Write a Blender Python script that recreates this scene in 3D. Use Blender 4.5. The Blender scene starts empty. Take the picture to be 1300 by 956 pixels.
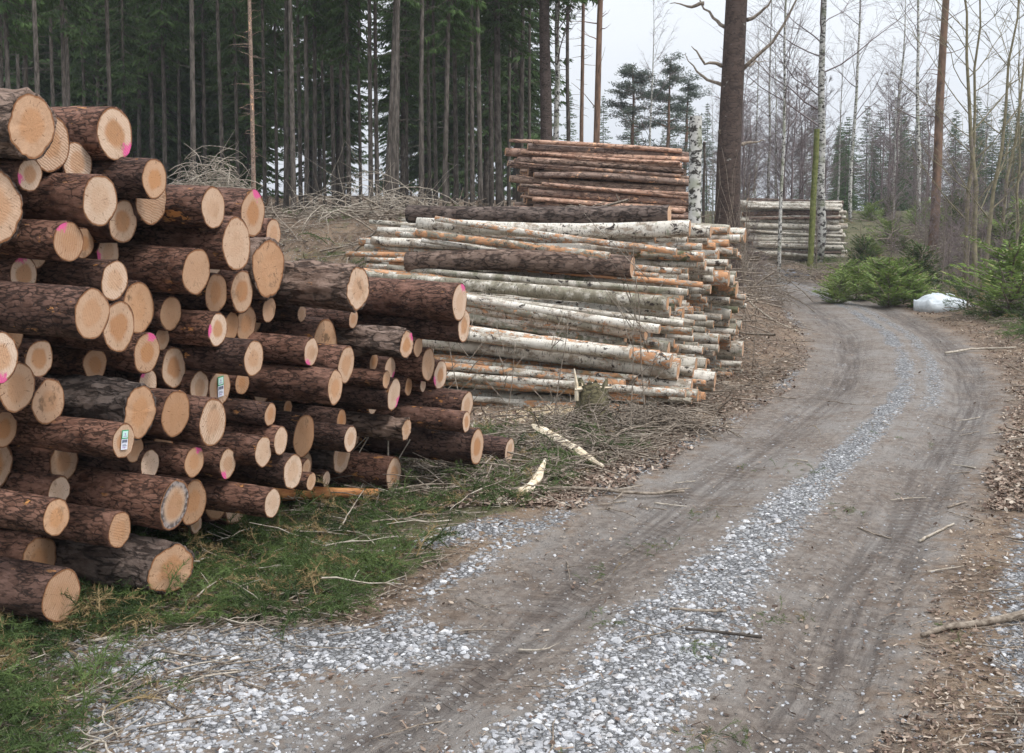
import bpy, math, random
import numpy as np
from mathutils import Matrix, Vector
sc = bpy.context.scene
col = sc.collection
rnd = random.Random(7)
# ------------------------------------------------------------------ helpers
def rngs(s): return np.random.default_rng(s)
def S(t):
    t = np.clip(t, 0, 1); return t*t*(3-2*t)
def hsh(ix, iy, seed):
    v = np.sin(ix*127.1+iy*311.7+seed*74.7)*43758.5453
    return v-np.floor(v)
def vn(x, y, seed=0):
    x = np.asarray(x, float); y = np.asarray(y, float)
    ix = np.floor(x); iy = np.floor(y); fx = x-ix; fy = y-iy
    fx = fx*fx*(3-2*fx); fy = fy*fy*(3-2*fy)
    a = hsh(ix, iy, seed); b = hsh(ix+1, iy, seed); c = hsh(ix, iy+1, seed); d = hsh(ix+1, iy+1, seed)
    return (a*(1-fx)+b*fx)*(1-fy)+(c*(1-fx)+d*fx)*fy
def fbm(x, y, seed=0, o=3):
    s = 0; a = .5
    for k in range(o):
        s = s+a*vn(x*2**k, y*2**k, seed+k*13); a *= .5
    return s/(1-.5**o)
def make_mesh(name, V, F, mat=None, smooth=True, attrs=None, cols=None):
    """F: list of integer arrays, each (n,k)"""
    me = bpy.data.meshes.new(name)
    V = np.asarray(V, np.float32)
    F = [np.asarray(f, np.int32) for f in F if len(f)]
    me.vertices.add(len(V)); me.vertices.foreach_set('co', V.ravel())
    nl = sum(f.size for f in F); npoly = sum(len(f) for f in F)
    me.loops.add(nl); me.loops.foreach_set('vertex_index', np.concatenate([f.ravel() for f in F]))
    me.polygons.add(npoly)
    tot = np.concatenate([np.full(len(f), f.shape[1], np.int32) for f in F])
    st = np.concatenate([[0], np.cumsum(tot)[:-1]]).astype(np.int32)
    me.polygons.foreach_set('loop_start', st); me.polygons.foreach_set('loop_total', tot)
    me.polygons.foreach_set('use_smooth', np.full(npoly, smooth))
    for k, v in (attrs or {}).items():
        at = me.attributes.new(k, 'FLOAT', 'POINT'); at.data.foreach_set('value', np.asarray(v, np.float32))
    me.update(calc_edges=True); me.validate()
    if mat: me.materials.append(mat)
    return me
class MB:
    def __init__(s): s.V = []; s.F = {}; s.n = 0; s.A = {}
    def add(s, V, F, **attrs):
        V = np.asarray(V, float)
        for f in F:
            f = np.asarray(f, int)
            if len(f): s.F.setdefault(f.shape[1], []).append(f+s.n)
        s.V.append(V); s.n += len(V)
        for k, v in attrs.items(): s.A.setdefault(k, []).append(np.broadcast_to(np.asarray(v, float), (len(V),)))
    def mesh(s, name, mat=None, smooth=True):
        return make_mesh(name, np.concatenate(s.V), [np.concatenate(f) for f in s.F.values()], mat, smooth,
                         {k: np.concatenate(v) for k, v in s.A.items()})
def link(name, me, parent=None, loc=(0,0,0)):
    o = bpy.data.objects.new(name, me); col.objects.link(o); o.location = loc
    if parent: o.parent = parent
    return o
def thing(name, label, cat, loc=(0,0,0), group=None, me=None):
    o = bpy.data.objects.new(name, me); col.objects.link(o); o.location = loc
    o['label'] = label; o['category'] = cat
    if group: o['group'] = group
    return o
def kind(o, k, label=None):
    o['kind'] = k
    if label: o['label'] = label
    return o
def tube(P, R, segs=6, cap=True):
    P = np.asarray(P, float); R = np.broadcast_to(np.asarray(R, float), (len(P),))
    T = np.gradient(P, axis=0); T /= np.linalg.norm(T, axis=1)[:, None]+1e-9
    ref = np.array([0, 0, 1.]) if abs(T[0][2]) < .9 else np.array([1., 0, 0])
    n = np.cross(T[0], ref); n /= np.linalg.norm(n)
    th = np.arange(segs)*2*np.pi/segs; V = []
    for i in range(len(P)):
        n = n-T[i]*n.dot(T[i]); n /= np.linalg.norm(n)+1e-9
        b = np.cross(T[i], n)
        V.append(P[i]+R[i]*(np.cos(th)[:, None]*n+np.sin(th)[:, None]*b))
    V = np.concatenate(V); k = len(P)
    i = np.arange(k-1)[:, None]*segs; j = np.arange(segs)[None]; j2 = (j+1) % segs
    Q = np.stack([i+j, i+j2, i+segs+j2, i+segs+j], -1).reshape(-1, 4)
    F = [Q]
    if cap and segs > 3: F.append(np.array([list(range(segs))[::-1], [(k-1)*segs+q for q in range(segs)]]))
    return V, F
def wob(a, b, k, amp, rg, sag=0):
    a = np.asarray(a, float); b = np.asarray(b, float); t = np.linspace(0, 1, k)[:, None]
    P = a+(b-a)*t; L = np.linalg.norm(b-a)
    n = rg.normal(size=(k, 3)).cumsum(0)*amp*L/k; n = n-n[0]-(n[-1]-n[0])*t
    P = P+n; P[:, 2] += sag*L*4*(t*(1-t))[:, 0]
    return P
def instances(mb, V, F, loc, rot, scl, **attrs):
    """many transformed copies of proto; rot (n,3,3)"""
    n = len(loc); K = len(V)
    W = np.einsum('nij,kj->nki', rot*np.asarray(scl)[:, None, None], V)+loc[:, None]
    FF = [(f[None]+(np.arange(n)*K)[:, None, None]).reshape(-1, f.shape[1]) for f in [np.asarray(q) for q in F]]
    at = {k: np.repeat(np.asarray(v), K) for k, v in attrs.items()}
    mb.add(W.reshape(-1, 3), FF, **at)
def rots(n, rg, tilt=.3):
    yaw = rg.uniform(0, 2*np.pi, n); ax = rg.uniform(0, 2*np.pi, n); t = rg.normal(0, tilt, n)
    c, s = np.cos(yaw), np.sin(yaw); Z = np.zeros((n, 3, 3)); Z[:, 0, 0] = c; Z[:, 0, 1] = -s; Z[:, 1, 0] = s; Z[:, 1, 1] = c; Z[:, 2, 2] = 1
    k = np.stack([np.cos(ax), np.sin(ax), 0*ax], 1); K = np.zeros((n, 3, 3))
    K[:, 0, 2] = k[:, 1]; K[:, 1, 2] = -k[:, 0]; K[:, 2, 0] = -k[:, 1]; K[:, 2, 1] = k[:, 0]
    R = np.eye(3)[None]+np.sin(t)[:, None, None]*K+(1-np.cos(t))[:, None, None]*(K@K)
    return R@Z
# ------------------------------------------------------------------ camera
FPX = 1444.; AL = math.atan(93/FPX); CAM = np.array([0, 0, 2.25])
def ray(px, py):
    x = (px-650)/FPX; y = (433-py)/FPX
    d = np.array([x, math.cos(AL)+y*math.sin(AL), -math.sin(AL)+y*math.cos(AL)])
    return d/d[1]
def proj(P):
    d = np.asarray(P, float)-CAM
    f = d[1]*math.cos(AL)-d[2]*math.sin(AL); u = d[1]*math.sin(AL)+d[2]*math.cos(AL)
    return 650+FPX*d[0]/f, 433-FPX*u/f
cam = bpy.data.objects.new('camera', bpy.data.cameras.new('camera')); col.objects.link(cam)
cam.location = CAM; cam.rotation_euler = (math.pi/2-AL, 0, 0)
cam.data.sensor_width = 36; cam.data.lens = 36*FPX/1300; cam.data.shift_y = -45/1300; cam.data.clip_end = 2000
sc.camera = cam
# ------------------------------------------------------------------ world and light
w = bpy.data.worlds.new('World'); sc.world = w; w.use_nodes = True; nt = w.node_tree; nt.nodes.clear()
SUN_EL, SUN_AZ = math.radians(56), math.radians(128)      # azimuth clockwise from +Y: behind and to the right of the camera
sky = nt.nodes.new('ShaderNodeTexSky'); sky.sky_type = 'NISHITA'; sky.sun_disc = False
sky.sun_elevation = SUN_EL; sky.sun_rotation = SUN_AZ; sky.dust_density = 6; sky.air_density = 1.2
hs = nt.nodes.new('ShaderNodeHueSaturation'); hs.inputs['Saturation'].default_value = .35
nt.links.new(sky.outputs[0], hs.inputs['Color'])
# a closed overcast: even cloud cover mixed over the clear sky
cc = nt.nodes.new('ShaderNodeTexCoord'); mp = nt.nodes.new('ShaderNodeMapping'); mp.inputs['Scale'].default_value = (1, 1, 3)
nz = nt.nodes.new('ShaderNodeTexNoise'); nz.inputs['Scale'].default_value = 2.2; nz.inputs['Detail'].default_value = 3
cr = nt.nodes.new('ShaderNodeValToRGB'); cr.color_ramp.elements[0].position = .3; cr.color_ramp.elements[1].position = .75
cr.color_ramp.elements[0].color = (7.5, 8.0, 8.8, 1); cr.color_ramp.elements[1].color = (8.6, 8.9, 9.3, 1)
mx = nt.nodes.new('ShaderNodeMix'); mx.data_type = 'RGBA'; mx.inputs[0].default_value = .88
bg = nt.nodes.new('ShaderNodeBackground'); bg.inputs['Strength'].default_value = .1
wo = nt.nodes.new('ShaderNodeOutputWorld')
nt.links.new(cc.outputs['Generated'], mp.inputs[0]); nt.links.new(mp.outputs[0], nz.inputs['Vector']); nt.links.new(nz.outputs[0], cr.inputs[0])
nt.links.new(hs.outputs[0], mx.inputs[6]); nt.links.new(cr.outputs[0], mx.inputs[7])
sx_ = nt.nodes.new('ShaderNodeSeparateXYZ'); nt.links.new(cc.outputs['Generated'], sx_.inputs[0])      # an overcast sky is about three times brighter overhead than at the horizon
ma = nt.nodes.new('ShaderNodeMath'); ma.operation = 'MULTIPLY_ADD'; ma.use_clamp = False; mc_ = nt.nodes.new('ShaderNodeMath'); mc_.operation = 'MAXIMUM'; mc_.inputs[1].default_value = 0
nt.links.new(sx_.outputs[2], mc_.inputs[0]); nt.links.new(mc_.outputs[0], ma.inputs[0]); ma.inputs[1].default_value = 1.08; ma.inputs[2].default_value = .66
vmn = nt.nodes.new('ShaderNodeVectorMath'); vmn.operation = 'SCALE'; nt.links.new(mx.outputs[2], vmn.inputs[0]); nt.links.new(ma.outputs[0], vmn.inputs['Scale'])
nt.links.new(vmn.outputs[0], bg.inputs[0]); nt.links.new(bg.outputs[0], wo.inputs[0])
sd = bpy.data.lights.new('sun', 'SUN'); sd.energy = 1.5; sd.angle = math.radians(14); sd.color = (1, .955, .91)
so = bpy.data.objects.new('sun', sd); col.objects.link(so)
dv = Vector((math.sin(SUN_AZ)*math.cos(SUN_EL), math.cos(SUN_AZ)*math.cos(SUN_EL), math.sin(SUN_EL)))
so.rotation_euler = dv.to_track_quat('Z', 'Y').to_euler(); so.location = (20, -20, 30)
vs = sc.view_settings; vs.view_transform = 'Standard'; vs.look = 'None'; vs.exposure = .55; vs.gamma = 1; vs.use_curve_mapping = False
# ------------------------------------------------------------------ materials
class MT:
    def __init__(s, name, rough=.85):
        s.M = bpy.data.materials.new(name); s.M.use_nodes = True; s.t = s.M.node_tree
        s.b = s.t.nodes['Principled BSDF']; s.b.inputs['Roughness'].default_value = rough
        s.b.inputs['Specular IOR Level'].default_value = .25
    def put(s, inp, v):
        if isinstance(v, bpy.types.NodeSocket): s.t.links.new(v, inp)
        elif isinstance(v, (tuple, list)) and len(v) == 3 and len(inp.default_value) == 4: inp.default_value = (*v, 1)
        else: inp.default_value = v
    def attr(s, n): q = s.t.nodes.new('ShaderNodeAttribute'); q.attribute_name = n; return q.outputs['Fac']
    def co(s, k='Object'): return s.t.nodes.new('ShaderNodeTexCoord').outputs[k]
    def pos(s): return s.t.nodes.new('ShaderNodeNewGeometry').outputs['Position']
    def rand(s): return s.t.nodes.new('ShaderNodeObjectInfo').outputs['Random']
    def ocol(s):
        q = s.t.nodes.new('ShaderNodeSeparateColor'); s.t.links.new(s.t.nodes.new('ShaderNodeObjectInfo').outputs['Color'], q.inputs[0]); return q.outputs
    def sep(s, v): q = s.t.nodes.new('ShaderNodeSeparateXYZ'); s.put(q.inputs[0], v); return q.outputs
    def map(s, v, scale=(1,1,1), loc=None):
        q = s.t.nodes.new('ShaderNodeMapping'); s.put(q.inputs['Vector'], v); q.inputs['Scale'].default_value = scale
        if loc is not None: s.put(q.inputs['Location'], loc)
        return q.outputs[0]
    def off(s, v, f, k=37.):     # shift coordinates by a per-object random amount
        return s.vm('ADD', v, s.vm('MULTIPLY', f, (k, k*.7, k*1.3)))
    def vm(s, op, a, b): q = s.t.nodes.new('ShaderNodeVectorMath'); q.operation = op; s.put(q.inputs[0], a); s.put(q.inputs[1], b); return q.outputs[0]
    def noise(s, v, sc_, det=3, r=.5, dist=0):
        q = s.t.nodes.new('ShaderNodeTexNoise'); s.put(q.inputs['Vector'], v); q.inputs['Scale'].default_value = sc_
        q.inputs['Detail'].default_value = det; q.inputs['Roughness'].default_value = r; q.inputs['Distortion'].default_value = dist
        return q.outputs['Fac']
    def vor(s, v, sc_, feat='F1', out='Distance', rnd_=1):
        q = s.t.nodes.new('ShaderNodeTexVoronoi'); q.feature = feat; s.put(q.inputs['Vector'], v); q.inputs['Scale'].default_value = sc_
        q.inputs['Randomness'].default_value = rnd_; return q.outputs[out]
    def m(s, op, a, b=0., c=None, clamp=False):
        q = s.t.nodes.new('ShaderNodeMath'); q.operation = op; q.use_clamp = clamp; s.put(q.inputs[0], a); s.put(q.inputs[1], b)
        if c is not None: s.put(q.inputs[2], c)
        return q.outputs[0]
    def ss(s, v, lo, hi):        # smooth step
        q = s.t.nodes.new('ShaderNodeMapRange'); q.interpolation_type = 'SMOOTHSTEP'; s.put(q.inputs[0], v); s.put(q.inputs[1], lo); s.put(q.inputs[2], hi); return q.outputs[0]
    def mix(s, f, a, b, mode='MIX'):
        q = s.t.nodes.new('ShaderNodeMix'); q.data_type = 'RGBA'; q.blend_type = mode; s.put(q.inputs[0], f); s.put(q.inputs[6], a); s.put(q.inputs[7], b); return q.outputs[2]
    def ramp(s, v, stops):
        q = s.t.nodes.new('ShaderNodeValToRGB'); e = q.color_ramp.elements; s.put(q.inputs[0], v)
        while len(e) < len(stops): e.new(.5)
        for k, (p, c) in enumerate(stops): e[k].position = p; e[k].color = (*c, 1)
        return q.outputs[0]
    def bump(s, h, d, st=1., prev=None):
        q = s.t.nodes.new('ShaderNodeBump'); s.put(q.inputs['Height'], h); q.inputs['Distance'].default_value = d; q.inputs['Strength'].default_value = st
        if prev: s.t.links.new(prev, q.inputs['Normal'])
        return q.outputs[0]
    def out(s, c, nrm=None, rough=None):
        s.put(s.b.inputs['Base Color'], c)
        if nrm: s.t.links.new(nrm, s.b.inputs['Normal'])
        if rough is not None: s.put(s.b.inputs['Roughness'], rough)
        return s.M
MAT = {}
def pine_bark(name, dark, mid, light, flake, flake_amt, plate=26, depth=.012, vary=False):
    q = MT(name, .9); r = q.rand(); v = q.off(q.co(), r)
    vs_ = q.map(v, (.38, 1, 1)); wv = q.vm('ADD', vs_, q.vm('MULTIPLY', q.noise(v, 9, 2), (.06, .06, .06)))
    edge = q.vor(wv, plate, 'DISTANCE_TO_EDGE'); cell = q.vor(wv, plate, 'F1', 'Color'); cx = q.sep(cell)[0]
    crag = q.noise(q.map(v, (.30, 1, 1)), plate*1.1, 5, .72, .6)
    fine = q.noise(q.map(v, (.6, 1, 1)), 85, 4, .65); big = q.noise(v, 3.2, 3)
    plates = q.m('MAXIMUM', q.ss(q.m('ADD', edge, q.m('MULTIPLY', q.m('SUBTRACT', crag, .5), .9)), -.02, .16), q.ss(q.noise(v, 5, 3), .50, .62)); plates = q.m('MULTIPLY', plates, q.ss(crag, .33, .48))
    c = q.mix(q.m('MULTIPLY_ADD', cx, .5, q.m('MULTIPLY', fine, .6)), mid, light)
    c = q.mix(q.ss(q.noise(v, 6, 3, .6), .45, .7), c, mid)
    c = q.mix(q.m('MULTIPLY', q.ss(q.noise(q.map(v, (.5, 1, 1)), 26, 5, .7), .45, .7), .55), c, light)
    if vary: c = q.mix(q.m('MULTIPLY', q.ss(r, .5, .9), .8), c, q.mix(fine, (.17,.14,.115), (.40,.36,.30)))
    c = q.mix(q.m('MULTIPLY', q.m('SUBTRACT', 1., plates), .8), c, dark)
    c = q.mix(1., c, q.mix(q.m('FRACT', q.m('MULTIPLY', r, 13.7)), (.55,.55,.58), (1.15,1.0,.92)), 'MULTIPLY')
    fl = q.ss(q.m('ADD', q.noise(q.map(v, (.5, 1, 1)), 11, 4, .7), q.m('MULTIPLY', cx, .12)), .72-flake_amt, .76-flake_amt)
    fl = q.m('MULTIPLY', fl, q.ss(big, .5, .6))
    c = q.mix(fl, c, flake)
    h = q.m('ADD', q.m('MULTIPLY', plates, .55), q.m('ADD', q.m('MULTIPLY', fine, .3), q.m('MULTIPLY', crag, .5)))
    h = q.m('SUBTRACT', h, q.m('MULTIPLY', fl, .3))
    return q.out(c, q.bump(h, depth))
MAT['pine'] = pine_bark('pine_bark', (.011,.007,.005), (.070,.034,.022), (.28,.17,.13), (.54,.25,.085), .04, 40, .009)
MAT['spruce'] = pine_bark('rough_grey_bark', (.020,.014,.011), (.10,.07,.055), (.31,.25,.21), (.36,.17,.07), -.02, 19, .022)
MAT['pinkpine'] = pine_bark('thin_pink_pine_bark', (.08,.055,.045), (.35,.215,.155), (.60,.46,.37), (.78,.46,.28), .10, 22, .006, True)
MAT['trunkbark'] = pine_bark('standing_trunk_bark', (.03,.024,.02), (.09,.07,.058), (.19,.155,.135), (.22,.13,.08), -.02, 30, .01)
MAT['mossbark'] = pine_bark('mossy_trunk_bark', (.03,.03,.02), (.10,.09,.05), (.20,.20,.12), (.14,.17,.05), .05, 30, .01)
def birch_bark():
    q = MT('birch_bark', .8); r = q.rand(); oc = q.ocol(); v = q.off(q.co(), r)
    base = q.mix(q.noise(v, 12, 3), (.46,.42,.35), (.84,.80,.72)); base = q.mix(q.m('MULTIPLY', q.ss(q.noise(q.map(v, (.5, 1, 1)), 7, 5, .75), .49, .60), .8), base, q.mix(q.noise(v, 20, 3), (.12,.085,.06), (.36,.28,.20)))
    grey = q.mix(q.noise(v, 30, 4, .7), (.10,.085,.06), (.34,.31,.23))
    c = q.mix(q.m('MULTIPLY', oc[0], q.ss(q.noise(v, 7, 4, .65), .3, .55)), base, grey)       # red channel: how grey the bark is
    lent = q.ss(q.noise(q.map(v, (7, 1, 1)), 13, 3, .6), .60, .66)
    c = q.mix(lent, c, (.05,.04,.035))
    blk = q.ss(q.noise(q.map(v, (.7, 1, 1)), 10, 5, .75, .5), .575, .63); c = q.mix(blk, c, (.045,.035,.03))
    lich = q.ss(q.noise(v, 16, 3, .6), .62, .68); c = q.mix(q.m('MULTIPLY', lich, .7), c, (.26,.29,.20))
    orr = q.ss(q.noise(q.map(v, (.55, 1, 1)), 15, 6, .78, .3), q.m('SUBTRACT', .80, q.m('MULTIPLY', oc[1], .26)), q.m('SUBTRACT', .84, q.m('MULTIPLY', oc[1], .26)))
    c = q.mix(orr, c, q.mix(q.noise(v, 25, 3), (.40,.155,.06), (.70,.43,.25)))                  # green channel: torn orange inner bark
    ms = q.m('MULTIPLY', q.ss(q.noise(v, 4, 4, .6), .52, .60), oc[2]); c = q.mix(ms, c, (.06,.075,.025))
    h = q.m('ADD', q.noise(v, 45, 4, .7), q.m('MULTIPLY', q.m('SUBTRACT', 1., orr), .5))
    return q.out(c, q.bump(h, .009))
MAT['birch'] = birch_bark()
def standing_birch():
    q = MT('white_birch_trunk', .8); v = q.off(q.co(), q.rand())
    c = q.mix(q.noise(v, 6, 3), (.42,.41,.38), (.66,.65,.61))
    d = q.ss(q.noise(q.map(v, (1, 1, 1.5)), 9, 4, .7, .4), .50, .56); c = q.mix(d, c, (.05,.045,.04))
    g = q.ss(q.noise(v, 3, 3), .5, .65); c = q.mix(q.m('MULTIPLY', g, .6), c, (.22,.24,.15))
    return q.out(c, q.bump(d, -.01))
MAT['sbirch'] = standing_birch()
def cut_wood():
    q = MT('sawn_wood_face', .75); r = q.rand(); oc = q.ocol(); v = q.co(); xyz = q.sep(v)
    vv = q.off(v, r); wq = q.m('MULTIPLY', q.m('SUBTRACT', q.noise(vv, 9, 2), .5), .03)
    rad = q.m('ADD', q.m('SQRT', q.m('ADD', q.m('MULTIPLY', xyz[1], xyz[1]), q.m('MULTIPLY', xyz[2], xyz[2]))), wq)
    rf = q.attr('rf')
    pale = q.mix(q.noise(vv, 14, 3), (.69,.51,.385), (.84,.70,.565)); org = q.mix(q.noise(vv, 10, 3), (.42,.22,.11), (.66,.42,.26))
    c = q.mix(oc[0], pale, org)
    heart = q.ss(q.m('ADD', rf, q.m('MULTIPLY', q.noise(vv, 9, 3), .5)), .9, .66)
    c = q.mix(q.m('MULTIPLY', heart, q.m('MULTIPLY_ADD', q.m('FRACT', q.m('MULTIPLY', r, 5.1)), .8, .1)), c, (.54,.27,.12))
    rings = q.m('MULTIPLY_ADD', q.m('SINE', q.m('MULTIPLY', rad, 760.)), .5, .5)
    c = q.mix(q.m('MULTIPLY', rings, q.m('MULTIPLY', q.noise(vv, 12, 2), .5)), c, (.42,.22,.10))
    c = q.mix(1., c, q.mix(q.m('FRACT', q.m('MULTIPLY', r, 7.3)), (.76,.70,.64), (1.0,1,1)), 'MULTIPLY')
    # saw strokes (green channel) as straight bands across the face
    rr_ = q.m('MULTIPLY_ADD', r, 1.9, .2); ang = q.m('ADD', q.m('MULTIPLY', xyz[1], q.m('SINE', rr_)), q.m('MULTIPLY', xyz[2], q.m('COSINE', rr_))); st = q.noise(q.map(v, (1, 1, 1)), 20, 2)
    saw = q.m('MULTIPLY_ADD', q.m('SINE', q.m('ADD', q.m('MULTIPLY', ang, 420.), q.m('MULTIPLY', st, 7.))), .5, .5)
    sawm = q.m('MULTIPLY', q.ss(saw, .45, .75), q.m('MULTIPLY_ADD', oc[1], .95, .03)); c = q.mix(q.m('MULTIPLY', sawm, .55), c, (.40,.20,.10))
    # drying cracks and soil
    a2 = q.m('ARCTAN2', xyz[2], xyz[1]); cb = q.t.nodes.new('ShaderNodeCombineXYZ'); q.put(cb.inputs[0], q.m('MULTIPLY', a2, 2.2)); q.put(cb.inputs[1], q.m('MULTIPLY', rf, .7)); q.put(cb.inputs[2], q.m('MULTIPLY', r, 50.))
    ck = q.ss(q.noise(cb.outputs[0], 4.5, 3, .6), .645, .665); c = q.mix(q.m('MULTIPLY', ck, .8), c, (.14,.07,.035))
    stain = q.ss(q.noise(vv, 7, 4, .65), .52, .72); c = q.mix(q.m('MULTIPLY', stain, .5), c, (.36,.20,.10))
    soil = q.ss(q.noise(vv, 5, 5, .7), .60, .68); c = q.mix(q.m('MULTIPLY', soil, q.m('FRACT', q.m('MULTIPLY', r, 3.7))), c, (.20,.12,.07))
    grey = q.m('MULTIPLY', oc[2], q.ss(rf, .6, .85)); c = q.mix(grey, c, q.mix(q.ss(q.noise(vv, 40, 3), .4, .6), (.35,.30,.28), (.10,.085,.08)))
    c = q.mix(q.ss(q.m('ADD', rf, q.m('MULTIPLY', q.noise(vv, 22, 3), .12)), .97, 1.03), c, (.26,.12,.055))
    pk = q.attr('pink'); pkm = q.ss(q.m('ADD', pk, q.m('MULTIPLY', q.m('SUBTRACT', q.noise(vv, 34, 4, .7), .5), 1.6)), .35, .75)
    c = q.mix(q.m('MULTIPLY', pkm, .9), c, (.72,.10,.30))
    h = q.m('ADD', q.m('MULTIPLY', sawm, .7), q.noise(vv, 90, 3)); return q.out(c, q.bump(h, .003))
MAT['cut'] = cut_wood()
def plain(name, a, b, sc_=20, rough=.85, bump=.004, stretch=(1,1,1)):
    q = MT(name, rough); v = q.off(q.co(), q.rand()); n = q.noise(q.map(v, stretch), sc_, 4, .65)
    return q.out(q.mix(q.ss(n, .3, .7), a, b), q.bump(n, bump))
MAT['peeled'] = plain('peeled_orange_wood', (.34,.13,.045), (.60,.30,.12), 16, .7, .01, (.4,1,1))
MAT['stick'] = plain('grey_brown_twig_bark', (.10,.075,.055), (.33,.28,.225), 25)
MAT['palestick'] = plain('pale_dry_twig_bark', (.24,.20,.15), (.50,.45,.38), 25)
MAT['darkstick'] = plain('dark_twig_bark', (.035,.028,.024), (.10,.085,.07), 12)
MAT['freshwood'] = plain('fresh_split_wood', (.56,.45,.30), (.80,.71,.56), 14, .7, .006, (.3,1,1))
MAT['purpletwig'] = plain('far_birch_twigs', (.13,.10,.10), (.24,.195,.19), 2)
MAT['alder'] = plain('alder_bark', (.13,.115,.07), (.27,.235,.15), 8)
MAT['orangepine'] = plain('orange_pine_trunk', (.10,.068,.052), (.25,.155,.105), 7, .85, .02, (1,1,.4))
MAT['mosspost'] = plain('green_mossy_post', (.09,.105,.03), (.20,.215,.075), 8, .9, .01)
MAT['greytrunk'] = plain('slim_grey_trunk', (.042,.036,.030), (.15,.13,.112), 9, .9, .02, (1,1,.5))
MAT['bigtree'] = pine_bark('smooth_brown_bark', (.045,.036,.03), (.075,.056,.047), (.135,.105,.088), (.34,.34,.30), .02, 14, .006)
def foliage(name, a, b, c3=None):
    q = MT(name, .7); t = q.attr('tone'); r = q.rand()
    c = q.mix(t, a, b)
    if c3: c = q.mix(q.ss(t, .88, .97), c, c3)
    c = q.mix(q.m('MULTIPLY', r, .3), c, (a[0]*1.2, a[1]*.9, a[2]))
    tr = q.t.nodes.new('ShaderNodeBsdfTranslucent'); q.t.links.new(c, tr.inputs[0]); ms = q.t.nodes.new('ShaderNodeMixShader'); ms.inputs[0].default_value = .25
    q.t.links.new(q.b.outputs[0], ms.inputs[1]); q.t.links.new(tr.outputs[0], ms.inputs[2]); q.t.links.new(ms.outputs[0], q.t.nodes['Material Output'].inputs[0])
    return q.out(c)
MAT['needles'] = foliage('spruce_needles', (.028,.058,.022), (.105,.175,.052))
MAT['sprig'] = foliage('cut_spruce_needles', (.030,.055,.018), (.15,.215,.065), (.33,.24,.12))
MAT['shrub'] = foliage('young_spruce_needles', (.11,.18,.045), (.27,.38,.10), (.40,.37,.16))
MAT['pineneedle'] = foliage('hazed_pine_needles', (.08,.105,.085), (.17,.21,.16))  # paled grey-green: distance haze put into the needle colour
def stone_mat():
    q = MT('crushed_grey_stone', .85); t = q.attr('tone'); n = q.noise(q.pos(), 60, 4, .7)
    c = q.ramp(t, [(0, (.15,.152,.16)), (.35, (.34,.345,.36)), (.7, (.47,.475,.49)), (1, (.66,.665,.67))])
    c = q.mix(q.ss(q.noise(q.pos(), 14, 3), .5, .68), c, q.mix(.55, c, (.24,.20,.165)))
    c = q.mix(q.m('MULTIPLY', q.ss(n, .4, .7), .5), c, (.16,.16,.165)); return q.out(c, q.bump(n, .004))
MAT['stone'] = stone_mat()
def litter_mat():
    q = MT('dead_leaf_litter', .85); t = q.attr('tone')
    return q.out(q.ramp(t, [(0, (.06,.042,.033)), (.35, (.15,.10,.075)), (.65, (.26,.19,.145)), (.88, (.36,.29,.23)), (1, (.50,.43,.35))]))
MAT['litter'] = litter_mat()
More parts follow.
